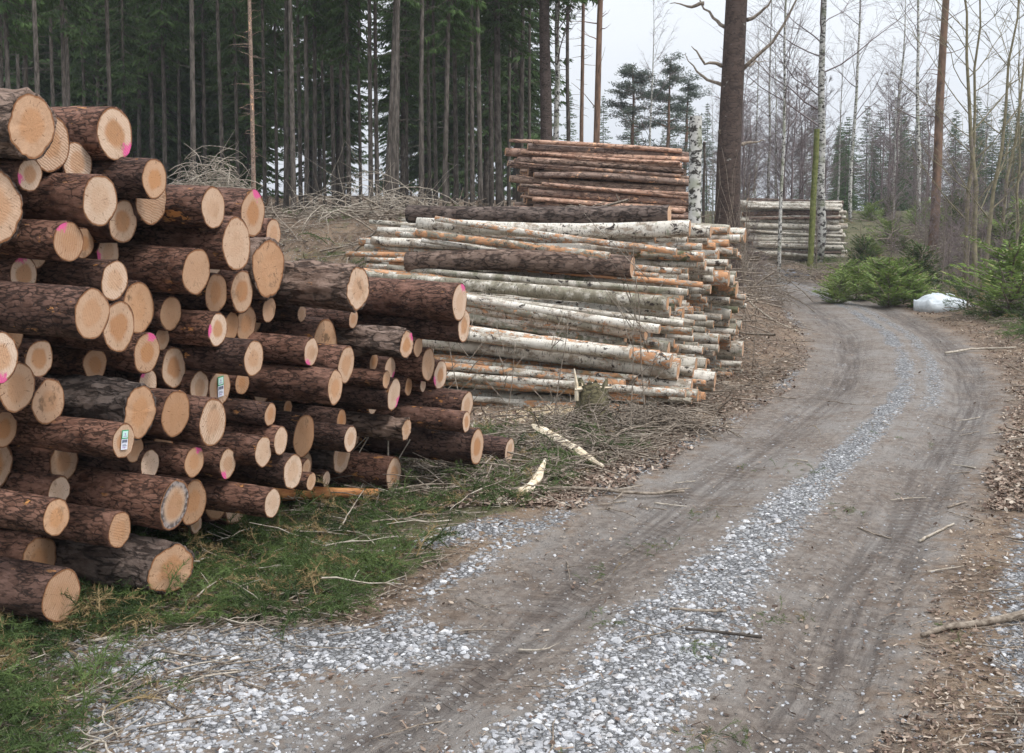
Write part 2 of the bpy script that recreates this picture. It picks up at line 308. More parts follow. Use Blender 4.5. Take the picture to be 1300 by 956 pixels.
def ground_mat(name):
    q = MT(name, .92); v = q.pos(); gr = q.attr('gravel'); ms = q.attr('moss'); tk = q.attr('track'); ed = q.attr('edge')
    n1 = q.noise(v, 1.3, 5, .6); n2 = q.noise(v, 14, 5, .7); n3 = q.noise(v, 70, 4, .7); n4 = q.noise(v, 4.5, 5, .7)
    cr_ = q.mix(q.ss(n2, .35, .65), (.155,.128,.108), (.275,.238,.205)); cr_ = q.mix(q.ss(n1, .42, .62), cr_, q.mix(n2, (.19,.170,.152), (.325,.30,.275)))
    cr_ = q.mix(q.m('MULTIPLY', q.ss(n4, .50, .66), .6), cr_, q.mix(n3, (.12,.085,.062), (.20,.15,.115)))
    la = q.attr('lat'); sa = q.attr('along'); cb = q.t.nodes.new('ShaderNodeCombineXYZ'); q.put(cb.inputs[0], q.m('MULTIPLY', la, 9.)); q.put(cb.inputs[1], q.m('MULTIPLY', sa, .45))
    strk = q.noise(cb.outputs[0], 1.6, 5, .7)
    cr_ = q.mix(q.m('MULTIPLY', q.m('MULTIPLY', tk, q.ss(strk, .36, .62)), .85), cr_, q.mix(n2, (.052,.042,.037), (.12,.100,.090)))
    cr_ = q.mix(q.m('MULTIPLY', q.ss(strk, .56, .70), .35), cr_, (.10,.075,.06))
    trd = q.m('MULTIPLY', q.m('MULTIPLY', q.ss(q.m('SINE', q.m('ADD', q.m('MULTIPLY', sa, 62.), q.m('MULTIPLY', q.m('ABSOLUTE', q.m('SUBTRACT', q.m('ABSOLUTE', la), .82)), 40.))), -.2, .4), q.ss(q.m('ABSOLUTE', q.m('SUBTRACT', q.m('ABSOLUTE', la), .82)), .17, .12)), q.ss(q.noise(v, .9, 3), .44, .56))
    cr_ = q.mix(q.m('MULTIPLY', trd, .30), cr_, (.085,.066,.057))
    cg_ = q.mix(q.ss(n2, .32, .66), (.075,.05,.033), (.24,.175,.125)); cg_ = q.mix(q.ss(n1, .45, .6), cg_, q.mix(n2, (.13,.085,.055), (.36,.27,.19)))
    c = q.mix(q.ss(q.m('ADD', ed, q.m('MULTIPLY', q.m('SUBTRACT', n4, .5), 1.2)), 1.15, 1.75), cr_, cg_)
    gcell = q.vor(v, 30, 'F1', 'Color'); gd = q.vor(v, 30); ged = q.vor(v, 30, 'DISTANCE_TO_EDGE'); gtone = q.sep(gcell)[0]; sel = q.sep(gcell)[1]
    peb = q.m('MULTIPLY', q.ss(sel, .70, .72), q.ss(gd, .42, .30)); c = q.mix(q.m('MULTIPLY', peb, .7), c, q.mix(gtone, (.20,.185,.17), (.46,.44,.42)))
    gc = q.ramp(gtone, [(0, (.18,.18,.185)), (.5, (.38,.385,.395)), (1, (.58,.585,.59))]); gc = q.mix(q.ss(ged, .1, 0.), gc, (.12,.115,.11))
    gm = q.ss(q.m('ADD', gr, q.m('MULTIPLY', q.m('SUBTRACT', n4, .5), 1.3)), .35, .75); gm = q.m('MULTIPLY', gm, q.ss(q.m('ADD', sel, q.m('MULTIPLY', gr, .75)), .75, .85))
    c = q.mix(gm, c, gc)
    mm = q.ss(q.m('ADD', ms, q.m('MULTIPLY', q.m('SUBTRACT', q.noise(v, 3.5, 5, .7), .5), 1.4)), .4, .65)
    mc = q.mix(q.ss(n2, .35, .65), (.03,.042,.014), (.085,.12,.035)); c = q.mix(q.m('MULTIPLY', mm, q.m('MULTIPLY_ADD', n2, .5, .35)), c, mc)
    h = q.m('ADD', q.m('ADD', q.m('MULTIPLY', n2, 1.), q.m('MULTIPLY', q.m('SUBTRACT', q.m('MULTIPLY', strk, q.ss(ed, 1.5, 1.2)), trd), .45)), q.m('ADD', q.m('MULTIPLY', n3, .6), q.m('MULTIPLY', q.m('MAXIMUM', q.m('MULTIPLY', gm, q.ss(ged, 0., .3)), peb), .9)))
    return q.out(c, q.bump(h, .035))
MAT['ground'] = ground_mat('forest_floor'); MAT['road'] = ground_mat('dirt_road_surface')
# ------------------------------------------------------------------ terrain
ctr = np.array([(-1.6,.5),(-.9,2.3),(-.05,4.1),(.68,5.45),(1.30,6.9),(1.85,7.95),(2.65,9.55),(3.7,11.6),(4.9,14.1),(5.9,16.9),(7.0,21),(7.95,27),(8.6,34),(8.9,43),(7.6,50),(4,60),(-4,74),(-20,92)])
_t = np.concatenate([[0], np.cumsum(np.hypot(*np.diff(ctr, axis=0).T))]); _q = np.linspace(0, _t[-1], 420)
RC = np.stack([np.interp(_q, _t, ctr[:, 0]), np.interp(_q, _t, ctr[:, 1])], 1)
for _ in range(6): RC[1:-1] = (RC[:-2]+2*RC[1:-1]+RC[2:])/4
RT = np.gradient(RC, axis=0); RT /= np.linalg.norm(RT, axis=1)[:, None]
def lat(x, y):
    x = np.atleast_1d(np.asarray(x, float)); y = np.atleast_1d(np.asarray(y, float)); out = np.empty(x.size); X = x.ravel(); Y = y.ravel()
    for k in range(0, X.size, 20000):
        dx = X[k:k+20000, None]-RC[None, :, 0]; dy = Y[k:k+20000, None]-RC[None, :, 1]; i = (dx*dx+dy*dy).argmin(1); a = np.arange(len(i))
        out[k:k+20000] = dx[a, i]*RT[i, 1]-dy[a, i]*RT[i, 0]
        far = np.hypot(dx[a, i], dy[a, i]); sg = np.sign(out[k:k+20000]); out[k:k+20000] = np.where(far > 6, sg*far, out[k:k+20000])
    return out.reshape(x.shape)
def along(x, y):
    out = np.empty(len(x))
    for k in range(0, len(x), 20000):
        dx = x[k:k+20000, None]-RC[None, :, 0]; dy = y[k:k+20000, None]-RC[None, :, 1]; i = (dx*dx+dy*dy).argmin(1); a = np.arange(len(i))
        out[k:k+20000] = _q[i]+dx[a, i]*RT[i, 0]+dy[a, i]*RT[i, 1]
    return out
def height(x, y, l=None):
    x = np.atleast_1d(np.asarray(x, float)); y = np.atleast_1d(np.asarray(y, float))
    if l is None: l = lat(x, y)
    z = .0485*np.maximum(y, -3)
    up = (x-1.8)*.326+(y-12.4)*.946
    z = z+2.1*S((up-3.4)/3.4)*(1-S((l+4.5)/3))+1.2*S((y-35)/40)+1.0*S((l-2)/8)*S((y-22)/16)
    off = S((np.abs(l)-1.3)/.8)
    z = z+off*(.16*(fbm(x*.5, y*.5, 3)-.5)+.10*(fbm(x*2.1, y*2.1, 5)-.5))*S((y+2)/6)+.12*S((l-1.5)/1.2)
    z = z-.045*np.exp(-((np.abs(l)-.78)/.22)**2)+.012*np.exp(-(l/.3)**2)+.012*(fbm(x*3, y*3, 8)-.5)*(1-off)
    ed = np.exp(-((np.abs(l-.78)-.17)/.05)**2); z = z-.022*ed*(y > 4)*(vn(x*1.2, y*.5, 4) > .25)
    return z
def hz(x, y): return float(height(x, y)[0])
def at(px, py, y0=3.5, y1=140):
    d = ray(px, py); ys = np.exp(np.linspace(math.log(y0), math.log(y1), 500)); P = CAM+ys[:, None]*d
    h = height(P[:, 0], P[:, 1]); i = np.argmax(P[:, 2] < h)
    if P[i, 2] >= h[i]: i = len(ys)-1
    return np.array([P[i, 0], P[i, 1], h[i]])
def ell(x, y, cx, cy, rx, ry, rot=0):
    c, s = math.cos(rot), math.sin(rot); dx = x-cx; dy = y-cy
    return np.exp(-(((dx*c+dy*s)/rx)**2+((-dx*s+dy*c)/ry)**2))
def masks(x, y, l):
    d = np.hypot(x, y); n = fbm(x*1.7, y*1.7, 21)
    wc = .15+.24*np.exp(-np.maximum(d-6.3, 0)/2.6)
    gr = np.exp(-((l+.02+.08*(n-.5))/wc)**2)*(.45+1.15*n)
    gr = np.maximum(gr, .75*np.exp(-((l+1.52)/.17)**2)*S((n-.36)*5))
    gr = np.maximum(gr, 1.8*ell(x, y, -1.25, 5.75, 1.0, .34, .12)); gr = np.maximum(gr, .95*ell(x, y, -.25, 7.9, .7, .28, .5))
    gr = np.maximum(gr, .9*S((l-1.3)/.4)*(1-S((y-7.8)/1.6))*S((n-.25)*3.5))
    gr = np.maximum(gr, .8*ell(x, y, -1.5, 5.0, .9, .7))
    gr = np.maximum(gr, .75*np.exp(-((l-.35)/.18)**2)*S((y-11)/3)); gr = np.maximum(gr, .5*np.exp(-((l+.95)/.25)**2)*S((n-.45)*5)*S((y-8)/3))
    left = S((-l-1.55)/.5)
    moss = left*(1-S((y-10.6)/1.8))*.95+left*S((y-10.6)/1.8)*.20+S((l-1.7)/.8)*S((y-14)/8)*.62+S((l-1.7)/.8)*.12
    moss = moss+.6*ell(x, y, -3.6, 17.5, 1.6, 2.6)+.22*ell(x, y, 3.6, 14.5, .9, 1.6, .3)
    track = np.exp(-((np.abs(l+.02)-.80)/.30)**2)*(.55+.6*n)
    leaf = S((np.abs(l)-1.4)/.4)
    return np.clip(gr, 0, 1.2), np.clip(moss*(1-.9*np.clip(gr, 0, 1)), 0, 1.1), np.clip(track, 0, 1), leaf
ang = np.concatenate([np.arange(-36, 36, .24), np.arange(36, 324, 4.)])*np.pi/180; na = len(ang)
rad = np.concatenate([[.6], np.geomspace(2., 45, 330), np.geomspace(46.5, 262, 50)]); nr = len(rad)
GX = rad[:, None]*np.sin(ang)[None]; GY = rad[:, None]*np.cos(ang)[None]; gx = GX.ravel(); gy = GY.ravel(); gl = lat(gx, gy); gz = height(gx, gy, gl)
V = np.stack([gx, gy, gz], 1); i = np.arange(nr-1)[:, None]*na; j = np.arange(na)[None]; j2 = (j+1) % na
Q = np.stack([i+j, i+na+j, i+na+j2, i+j2], -1).reshape(-1, 4)[:, ::-1]
gr_, mo_, tr_, le_ = masks(gx, gy, gl); ga = along(gx, gy); fc = V[Q].mean(1); fl_ = lat(fc[:, 0], fc[:, 1])
isroad = (np.where(fl_ > 0, fl_*1.2, -fl_) < 1.45+.35*(fbm(fc[:, 0]*2.5, fc[:, 1]*2.5, 31)-.5)) & (fc[:, 1] < 70) & (fc[:, 1] > 0)
def submesh(name, sel, mat):
    q = Q[sel]; u, inv = np.unique(q, return_inverse=True)
    return make_mesh(name, V[u], [inv.reshape(q.shape)], mat, True, dict(gravel=gr_[u], moss=mo_[u], track=tr_[u], edge=np.where(gl[u] > 0, gl[u]*1.22, -gl[u]), lat=gl[u], along=ga[u]))
kind(link('ground', submesh('ground', ~isroad, MAT['ground'])), 'structure', 'brown forest floor with needles and moss')
V0c = len(V); cmesh = None
kind(link('road', submesh('road', isroad, MAT['road'])), 'structure', 'rutted dirt forest road with grey gravel down its middle')
# cap below the tripod is left open: nothing can look there
# ------------------------------------------------------------------ labels
RANK = ['nearest', 'second', 'third', 'fourth', 'fifth', 'sixth', 'seventh', 'eighth', 'ninth', 'tenth', 'eleventh', 'twelfth', 'thirteenth', 'fourteenth', 'fifteenth', 'sixteenth', 'seventeenth', 'eighteenth', 'nineteenth', 'twentieth']
HIDDEN = set([902,903,905,906,907,909,911,913,917,918,919,920,921,924,925,928,930,931,932,934,936,937,938,939,940,941,943,944,945,946,947,948,949,950,951,952,954,955,959,960,961,962,963,964,965,3000,3002,3003,3004,3005,3006,3007,3008,3009,3010,3012,3013,3014,3015,3017,3021,3022,3023,3024,3026,3027,3029,3031,3033,3034,3035,3036,3037,3038,3039,3040,3041,3045,3047,3048,3050,3051,3053,3054,3055,3056,3058,3061,3063,3064,3065,3066,3068,3069,3070,3072,3073,3074,3075,3076,3077,3079,3080,3083,3084,3085,3087,3088,3089,3090,3091,3094,3095,3096,3097,3098,3099,3101,3102,3103,3104,3105,3106,3108,3111,3112,3113,3114,3116,3117,3118,3121,3122,3125,3129,3131,3132,3133,3134,3137,3138,3141,3142,3143,3144,3145,3146,3147,3148,3149,3151,3152,3153,3154,3158,3159,3161,3162,3163,3164,3166,3167,3170,3171,3172,3173,3175,3176,3178,3179,3182,3183,3187,3190,3191,3192,3193,3194,3195,3196,3198,3200,3201,3203,3204,3208,3209,3210,3211,3213,3214,3216,3217,3218,3224,3226,3227,3228,3229,3230,3232,3233,3234,3235,3236,3237,3238,3242,3243,3247,3248,3249,3250,3251,3252,3253,3254,3256,3257,3258,3259,3260,3261,3262,3263,3265,3266,3270,3271,3272,3275,3277,3280,3281,3282,3283,3286,3290,3291,3293,3294,3295,3297,3301,3302,3305,3306,3307,3308,3309,3311,3312,3315,3318,3319,3320,3323,3324,3325,3326,3328,3329,3332,3333,3336,3338,3340,3341,3342,3343,3344,3345,3347,3348,3349,3350,3351,3354,3355,3356,3357,3358,3359,3360,3362,3363,3367,3369,3370,3372,3373,3376,3377,3379,3380,3383,3384,3385,3387,3388,3391,3394,3399,3400,3404,3405,3406,3407,3410,3411,3413,3415,3418,3419,3420,3422,3423,3425,3427,3428,3429,3434,3435,3436,3438,3439,3440,3443,3444,3447,3452,3453,3456,3457,3458,3459,3460,3463,3466,3470,3473,3475,3477,3900,3910,5000,5001,5002,5003,5004,5005,5006,5009,5010,5013,5015,5019,5025,5047,5050,5051,5054,6002,6004,6005,6006,6010,6012,6018,6020,6023,6024,6025,6028,6030,6035,6036,6039,6040,6043,6044,6046,6047,6048,6050,6053,6055,6056,6060,6068,6070,6071,6072,6073])      # logs wholly behind others: left out
def autolabel(items, marks, two=True):
    items = [t for t in items if t[0].get('_s') not in HIDDEN]
    """items: (object, x, y, description); marks: (x, y, short name). Says where each stands from its nearest landmark."""
    b = {}
    for o, x, y, d in items:
        k = min(range(len(marks)), key=lambda q: (marks[q][0]-x)**2+(marks[q][1]-y)**2)
        dx, dy = x-marks[k][0], y-marks[k][1]
        if two:
            a_ = (math.degrees(math.atan2(-dy, dx))+360) % 360
            dr = ['right of', 'above right of', 'above', 'above left of', 'left of', 'below left of', 'below', 'below right of'][int((a_+22.5)//45) % 8]
        else: dr = 'right of' if dx > 0 else 'left of'
        b.setdefault((k, dr), []).append((dx*dx+dy*dy, o, d))
    for (k, dr), l_ in b.items():
        l_.sort(key=lambda t: t[0])
        for n_, (_, o, d) in enumerate(l_):
            o['label'] = f"{d}, {RANK[min(n_, 19)]} {dr} {marks[k][2]}"
# ------------------------------------------------------------------ logs
def outline(th, rg, irr):
    o = np.ones_like(th)
    for k, a in ((2, 1.), (3, .6), (4, .25), (5, .14), (7, .07), (11, .04)): o += irr*a*np.sin(k*th+rg.uniform(0, 6.28))*rg.uniform(.3, 1)
    return o
def log_parts(R0, R1, L, seed, segs=40, rings=34, irr=.035, rough=.012, bend=.0, pink=False, back=True, bark_t=.05, tilt=.0, slant=0):
    """front face at x=0 looking along +x, body runs to x=-L. returns bark mesh data, front disc, back disc"""
    rg = rngs(seed); th = np.arange(segs)*2*np.pi/segs
    of = outline(th, rg, irr); ob = outline(th, rg, irr)
    t = np.concatenate([np.linspace(0, 1, rings)**1.7]); xs = -L*t
    ph = rg.uniform(0, 6.28); ph2 = rg.uniform(0, 6.28)
    by = bend*np.sin(t*np.pi)*np.cos(ph)+bend*.35*np.sin(t*3*np.pi+ph2); bz = bend*np.sin(t*np.pi)*np.sin(ph)*.7
    k1, k2 = rg.normal(0, tilt, 2); k1 += slant
    Vs = []
    for q in range(rings):
        tt = t[q]; R = R0*(1-tt)+R1*tt; R = R*(1+.05*math.exp(-tt*L/.15)*0)
        o = of*(1-tt)+ob*tt
        d = rough*(vn(xs[q]*5+seed % 97+th*0, th*3.5, seed % 31)-.5)*2+rough*.8*(vn(xs[q]*13+th*0, th*9+3, seed % 17)-.5)*2
        if q == 0: d = d*.35
        r = R*o+d
        if q == 0: r0 = r
        y = by[q]+r*np.cos(th); z = bz[q]+r*np.sin(th)
        x = xs[q]+(k1*y+k2*z)*max(0, 1-tt*12)+(rg.normal(0, .1*rough, segs) if q == 0 else 0)
        Vs.append(np.stack([x+0*th, y, z], 1))
    V_ = np.concatenate(Vs); n = len(V_)
    i_ = np.arange(rings-1)[:, None]*segs; j_ = np.arange(segs)[None]; jj = (j_+1) % segs
    Q_ = np.stack([i_+j_, i_+segs+j_, i_+segs+jj, i_+jj], -1).reshape(-1, 4)
    def inner(ring, sh):
        c = ring.mean(0); w_ = c+(ring-c)*(1-bark_t*(1+.5*np.sin(5*th+seed)))[:, None]; w_[:, 0] = ring[:, 0]; return w_, c
    fi, fc_ = inner(Vs[0], 1); bi, bc = inner(Vs[-1], 1)
    V_ = np.concatenate([V_, fi, bi]); a = np.arange(segs); b = (a+1) % segs
    Qf = np.stack([a, b, n+b, n+a], -1); o2 = (rings-1)*segs; Qb = np.stack([o2+b, o2+a, n+segs+a, n+segs+b], -1)
    bark = (V_, [np.concatenate([Q_, Qf, Qb])])
    def disc(ring, c, s):
        fr = [1., .9, .75, .55, .3]; P = []; RF = []; PK = []
        p0 = rg.uniform(0, 6.28) if pink != 'ring' else None
        for f_ in fr:
            w_ = c+(ring-c)*f_; w_[:, 0] = ring[:, 0]*f_+c[0]*(1-f_)+.002*s; P.append(w_); RF.append(np.full(segs, f_))
            if pink and s > 0:
                d = np.abs((th-p0+np.pi) % (2*np.pi)-np.pi); PK.append(np.clip(1.05-d/.75, 0, 1)*(1. if f_ > .85 else .75 if f_ > .7 else .4 if f_ > .5 else 0))
            else: PK.append(np.zeros(segs))
        P.append(c[None]+[[.002*s, 0, 0]]); RF.append([0.]); PK.append([0.])
        P = np.concatenate(P); q_ = []
        for k in range(len(fr)-1): q_.append(np.stack([k*segs+a, k*segs+b, (k+1)*segs+b, (k+1)*segs+a], -1))
        q_ = np.concatenate(q_); t_ = np.stack([(len(fr)-1)*segs+a, (len(fr)-1)*segs+b, np.full(segs, len(fr)*segs)], -1)
        if s < 0: q_ = q_[:, ::-1]; t_ = t_[:, ::-1]
        return P, [q_, t_], dict(rf=np.concatenate(RF), pink=np.concatenate(PK))
    return bark, disc(fi, fi.mean(0), 1), (disc(bi, bi.mean(0), -1) if back else None)
def frame(a):
    a = np.asarray(a, float); a = a/np.linalg.norm(a); z = np.array([0, 0, 1.])-a*a[2]; z /= np.linalg.norm(z); y = np.cross(z, a)
    return np.stack([a, y, z], 1)
def place(o, P, a):
    M = np.eye(4); M[:3, :3] = frame(a); M[:3, 3] = P; o.matrix_world = Matrix(M.tolist())
def log(name, cat, group, P, a, R0, R1, L, seed, matn, color=(0,0,0), barkcol=(0,0,0), **kw):
    o = thing(name, '', cat, group=group); place(o, P, a); o['_s'] = seed
    b, f, k = log_parts(R0, R1, L, seed, **kw)
    ob = link('bark', make_mesh('bark', b[0], b[1], MAT[matn]), o); ob.color = (*barkcol, 1)
    of = link('cut_face', make_mesh('cut_face', f[0], f[1], MAT['cut'], True, f[2]), o); of.color = (*color, 1)
    if k: ok_ = link('cut_face', make_mesh('cut_face', k[0], k[1], MAT['cut'], True, k[2]), o); ok_.color = (*color, 1)
    return o
# ---- left pile of thick pine logs
LEFT = [(-2.401,5.741,2.956,0.1577,'ox',60), (-2.457,6.101,2.909,0.1467,'s',-1), (-2.232,6.453,3,0.1467,'p',85), (-2.398,6.319,2.827,0.1136,'s',-1), (-2.469,5.864,2.725,0.0825,'p',25), (-2.555,5.672,2.555,0.1717,'x',40), (-2.2,6.107,2.608,0.1338,'',70), (-2.124,6.739,2.653,0.1455,'s',60), (-2.016,6.455,2.751,0.1088,'o',20), (-1.804,6.902,2.612,0.1233,'',50), (-1.667,7.35,2.598,0.147,'p',35), (-2.229,6.545,2.514,0.1222,'',0), (-2.324,5.98,2.387,0.1032,'ps',65), (-2.423,6.447,2.39,0.0846,'p',-1), (-2.363,6.672,2.341,0.0956,'p',10), (-1.718,7.116,2.398,0.1604,'',40), (-1.687,7.898,2.244,0.212,'xo',0), (-2.631,6.135,2.213,0.098,'p',15), (-2.21,6.33,2.178,0.108,'',100), (-1.896,6.84,2.228,0.1345,'',60), (-1.919,7.379,2.084,0.1247,'o',-1), (-1.807,7.617,2.091,0.137,'x',0), (-1.714,8.016,1.957,0.0901,'',0), (-2.122,5.742,2.018,0.1245,'x',100), (-2.21,6.383,1.921,0.1384,'',0), (-2.202,6.699,2.015,0.1461,'o',-1), (-2.082,6.93,1.973,0.1023,'o',20), (-1.826,7.046,1.867,0.1025,'p',45), (-1.887,7.631,1.858,0.0957,'o',-1), (-1.838,7.852,1.864,0.1222,'o',-1), (-2.694,6.072,1.891,0.1046,'o',0), (-2.405,5.325,1.828,0.1166,'p',0), (-2.59,6.211,1.753,0.1021,'',0), (-2.585,5.913,1.627,0.1285,'',0), (-2.51,6.124,1.526,0.1204,'',10), (-2.412,6.555,1.694,0.0937,'o',-1), (-2.159,6.703,1.748,0.1193,'p',0), (-2.154,6.988,1.816,0.0726,'',-1), (-2.111,7.071,1.628,0.1242,'',0), (-2.21,6.869,1.552,0.0853,'p',-1), (-1.624,7.128,1.682,0.1095,'',100), (-1.992,7.211,1.489,0.102,'',10), (-1.919,7.429,1.464,0.116,'t',0), (-1.817,7.62,1.477,0.0791,'o',-1), (-2.088,6.342,1.442,0.1509,'xo',60), (-1.965,6.6,1.401,0.1336,'o',0), (-1.821,6.873,1.312,0.1408,'s',60), (-1.592,7.441,1.286,0.0735,'',60), (-2.093,6.078,1.319,0.0908,'t',130), (-2.191,6.548,1.199,0.0763,'o',-1), (-2.71,6.021,1.394,0.0986,'o',-1), (-1.616,7.324,1.058,0.0982,'',60), (-1.912,6.778,1.085,0.0915,'po',0), (-1.821,7.217,0.999,0.0928,'p',30), (-2.135,6.641,1.095,0.0854,'',15), (-2.206,7.103,1.085,0.1267,'o',-1), (-2.531,6.284,1.001,0.0868,'',-1), (-2.361,5.819,0.961,0.0977,'o',70), (-2.182,6.243,0.796,0.0978,'o',60), (-1.938,6.454,0.894,0.1396,'g',130), (-1.988,7.014,0.789,0.1382,'xo',0), (-1.539,7.217,0.743,0.0941,'',90), (-1.946,6.387,0.536,0.1416,'xo',110), (-2.374,5.891,0.528,0.1364,'s',80), (-1.097,8.11,2.107,0.1557,'x',95), (-0.412,8.928,1.98,0.1472,'p',120), (-0.386,9.119,1.784,0.1291,'',110), (-1.209,8.656,1.862,0.0745,'',-1), (-1.385,7.817,1.672,0.0953,'p',70), (-1.404,8.51,1.677,0.1874,'xo',0), (-1.173,8.015,1.567,0.1256,'',10), (-0.803,8.631,1.668,0.1084,'p',100), (-1.086,8.895,1.513,0.0729,'',-1), (-0.972,9.025,1.446,0.0955,'p',-1), (-0.959,8.629,1.399,0.0661,'o',-1), (-0.678,9.157,1.471,0.1299,'',35), (-0.747,9.011,1.619,0.0743,'',-1), (-0.595,9.387,1.364,0.1198,'p',8), (-1.214,7.766,1.432,0.1166,'',95), (-0.915,8.752,1.273,0.1223,'p',70), (-0.371,9.276,1.121,0.1128,'',80), (-0.837,9.148,1.292,0.0734,'o',-1), (-0.728,9.25,1.295,0.0587,'p',-1), (-1.537,8.335,1.013,0.1531,'o',-1), (-1.223,8.534,0.958,0.098,'',45), (-1.535,7.485,1.105,0.0945,'',45), (-1.484,7.631,0.872,0.1173,'',45), (-1.52,8.33,0.776,0.0638,'',-1), (-1.417,7.938,0.746,0.0615,'',12), (-1.309,8.67,1.087,0.0775,'o',-1), (-0.83,8.856,0.984,0.0845,'',0), (-0.366,9.036,1.021,0.0814,'',70), (-0.292,9.384,0.765,0.1454,'',80), (-0.023,9.995,0.634,0.1081,'',32), (-1.704,8.147,2.493,0.1007,'',-1)]
AX = np.array([.944, -.325, -.06])
LM = {0: ('thick sawlog with orange heart and rough bark at top left of the near pile', 'the thick top left log'),
 2: ('topmost reddish pine log with faint pink ring round its pale end', 'the topmost pink-ringed log'),
 5: ('widest log end of the pile, irregular, cut off by the left photo edge', 'the widest left edge log'),
 16: ('tall oval log end with brown stained lower half above the deep-set small end', 'the tall stained oval log'),
 23: ('thick log with ragged fringed sawn rim, left of two touching pale ends', 'the log with ragged rim'),
 42: ('log end carrying the upper of the two green and white paper tags', 'the upper tagged log'),
 48: ('long protruding log carrying the lower green and white paper tag', 'the lower tagged log'),
 59: ('protruding log whose sawn end has a grey dirty resin rim', 'the grey-rimmed log'),
 63: ('frontmost lowest log with saw stripes and a dark crack in its end', 'the lowest striped log'),
 62: ('thick mossy log with slanting orange cut, beside the lowest striped log', 'the slant-cut mossy log'),
 64: ('rough grey barked thick log on the far shoulder of the near pile', 'the rough shoulder log'),
 65: ('smooth reddish log with pink spot on top right shoulder of the near pile', 'the top right shoulder log'),
 79: ('pale ended log with a bare twig hooked over its face', 'the twig-hooked log'),
 80: ('long smooth dark log lying alone in front of white birch logs', 'the long smooth right log'),
 92: ('short reddish log, farthest right on the ground of the near pile', 'the far right ground log')}
marks = []; items = []
idx = {}
for i_, (x, y, z, r, fl_s, bk) in enumerate(LEFT):
    r *= 1.045
    rough = 'x' in fl_s
    orange = rnd.uniform(.65, .95) if 'o' in fl_s else rnd.choice([0, .05, .15, .3, .45, .6])
    sp = i_ in (0, 5, 16, 44, 62, 64, 71, 90)
    L_ = rnd.uniform(4.0, 4.7)
    o = log('pine_log', 'log', 'thick pine sawlogs of the near pile', (x, y, z), AX+np.array([0, rnd.gauss(0, .004), rnd.gauss(0, .004)]), r, r*rnd.uniform(.78, .9), L_, 100+i_,
            'spruce' if sp else 'pine', (orange, .85 if 's' in fl_s else rnd.choice([0, .1, .25]), 1. if 'g' in fl_s else 0), segs=48, rings=70,
            irr=.06 if rough else rnd.uniform(.015, .04), rough=.016 if sp else .0045, pink='p' in fl_s, bark_t=.07 if sp else .035,
            tilt=.03, slant=(.35 if i_ == 62 else 0))
    ix_, iy_ = proj((x, y, z))
    if i_ in LM: o['label'] = LM[i_][0]; marks.append((ix_, iy_, LM[i_][1]))
    else:
        size = 'thick' if r > .14 else 'medium' if r > .10 else 'slim'
        d = f"{size} {'orange' if orange > .5 else 'pale'} log end"
        if 'p' in fl_s: d += ' with pink paint'
        elif 's' in fl_s: d += ' with saw stripes'
        elif bk < 0: d += ' set deep'
        items.append((o, ix_, iy_, d))
    if 't' in fl_s:      # paper tag stapled to the sawn end
        m_ = MB(); w_, h_ = r*.56, r*1.12; fr = []
        pm = plainmats = [('paper_white', (.82,.85,.93)), ('tag_green', (.03,.36,.14)), ('tag_grey', (.20,.22,.30)), ('tag_purple', (.45,.30,.55)), ('tag_mint', (.62,.86,.80))]
        for nm, cc_ in pm:
            if nm not in MAT:
                q = MT(nm, .5); MAT[nm] = q.out(q.mix(q.noise(q.co(), 60, 2), cc_, tuple(v_*.85 for v_ in cc_)))
        parts_ = [(0, -1, -1, 1, 1, 0), (1, -1, .1, 1, 1, 1), (4, -.84, .2, .84, .9, 2)]
        for k_ in range(11):
            xx = -.82+k_*.15; parts_.append((2, xx, -.32+.05*(k_ % 3), xx+rnd.choice([.04, .07, .10]), .02, 3))
        parts_ += [(3, -.16, .52, .16, .68, 3), (3, -.55, .32, .5, .37, 3), (3, -.3, .41, .3, .45, 3), (2, -.7, -.5, .4, -.46, 3), (2, -.7, -.62, .65, -.58, 3), (3, -.6, -.8, .3, -.74, 3)]
        Vt = []; Ft = []; Mt = []
        for (mi, x0, y0, x1, y1, ly) in parts_:
            b0 = len(Vt); e = .0012+ly*.0006
            cs = [(x0, y0), (x1, y0), (x1, y1), (x0, y1)]
            for dx_ in (0, e):
                for (u_, v_) in cs: Vt.append((.004+dx_, u_*w_*.5, v_*h_*.5))
            for f4 in ((4,5,6,7), (3,2,1,0), (0,1,5,4), (1,2,6,5), (2,3,7,6), (3,0,4,7)): Ft.append([b0+q_ for q_ in f4]); Mt.append(mi)
        me = make_mesh('paper_tag', np.array(Vt), [np.array(Ft)], None, False)
        for nm, _c in pm: me.materials.append(MAT[nm])
        me.polygons.foreach_set('material_index', Mt)
        t_ = link('paper_tag', me, o, (.004, .0, .08*r)); t_.rotation_euler = (-.07 if i_ == 48 else .09, 0, 0)
        t_['label'] = 'green and white paper tag with purple emblem and bar code'
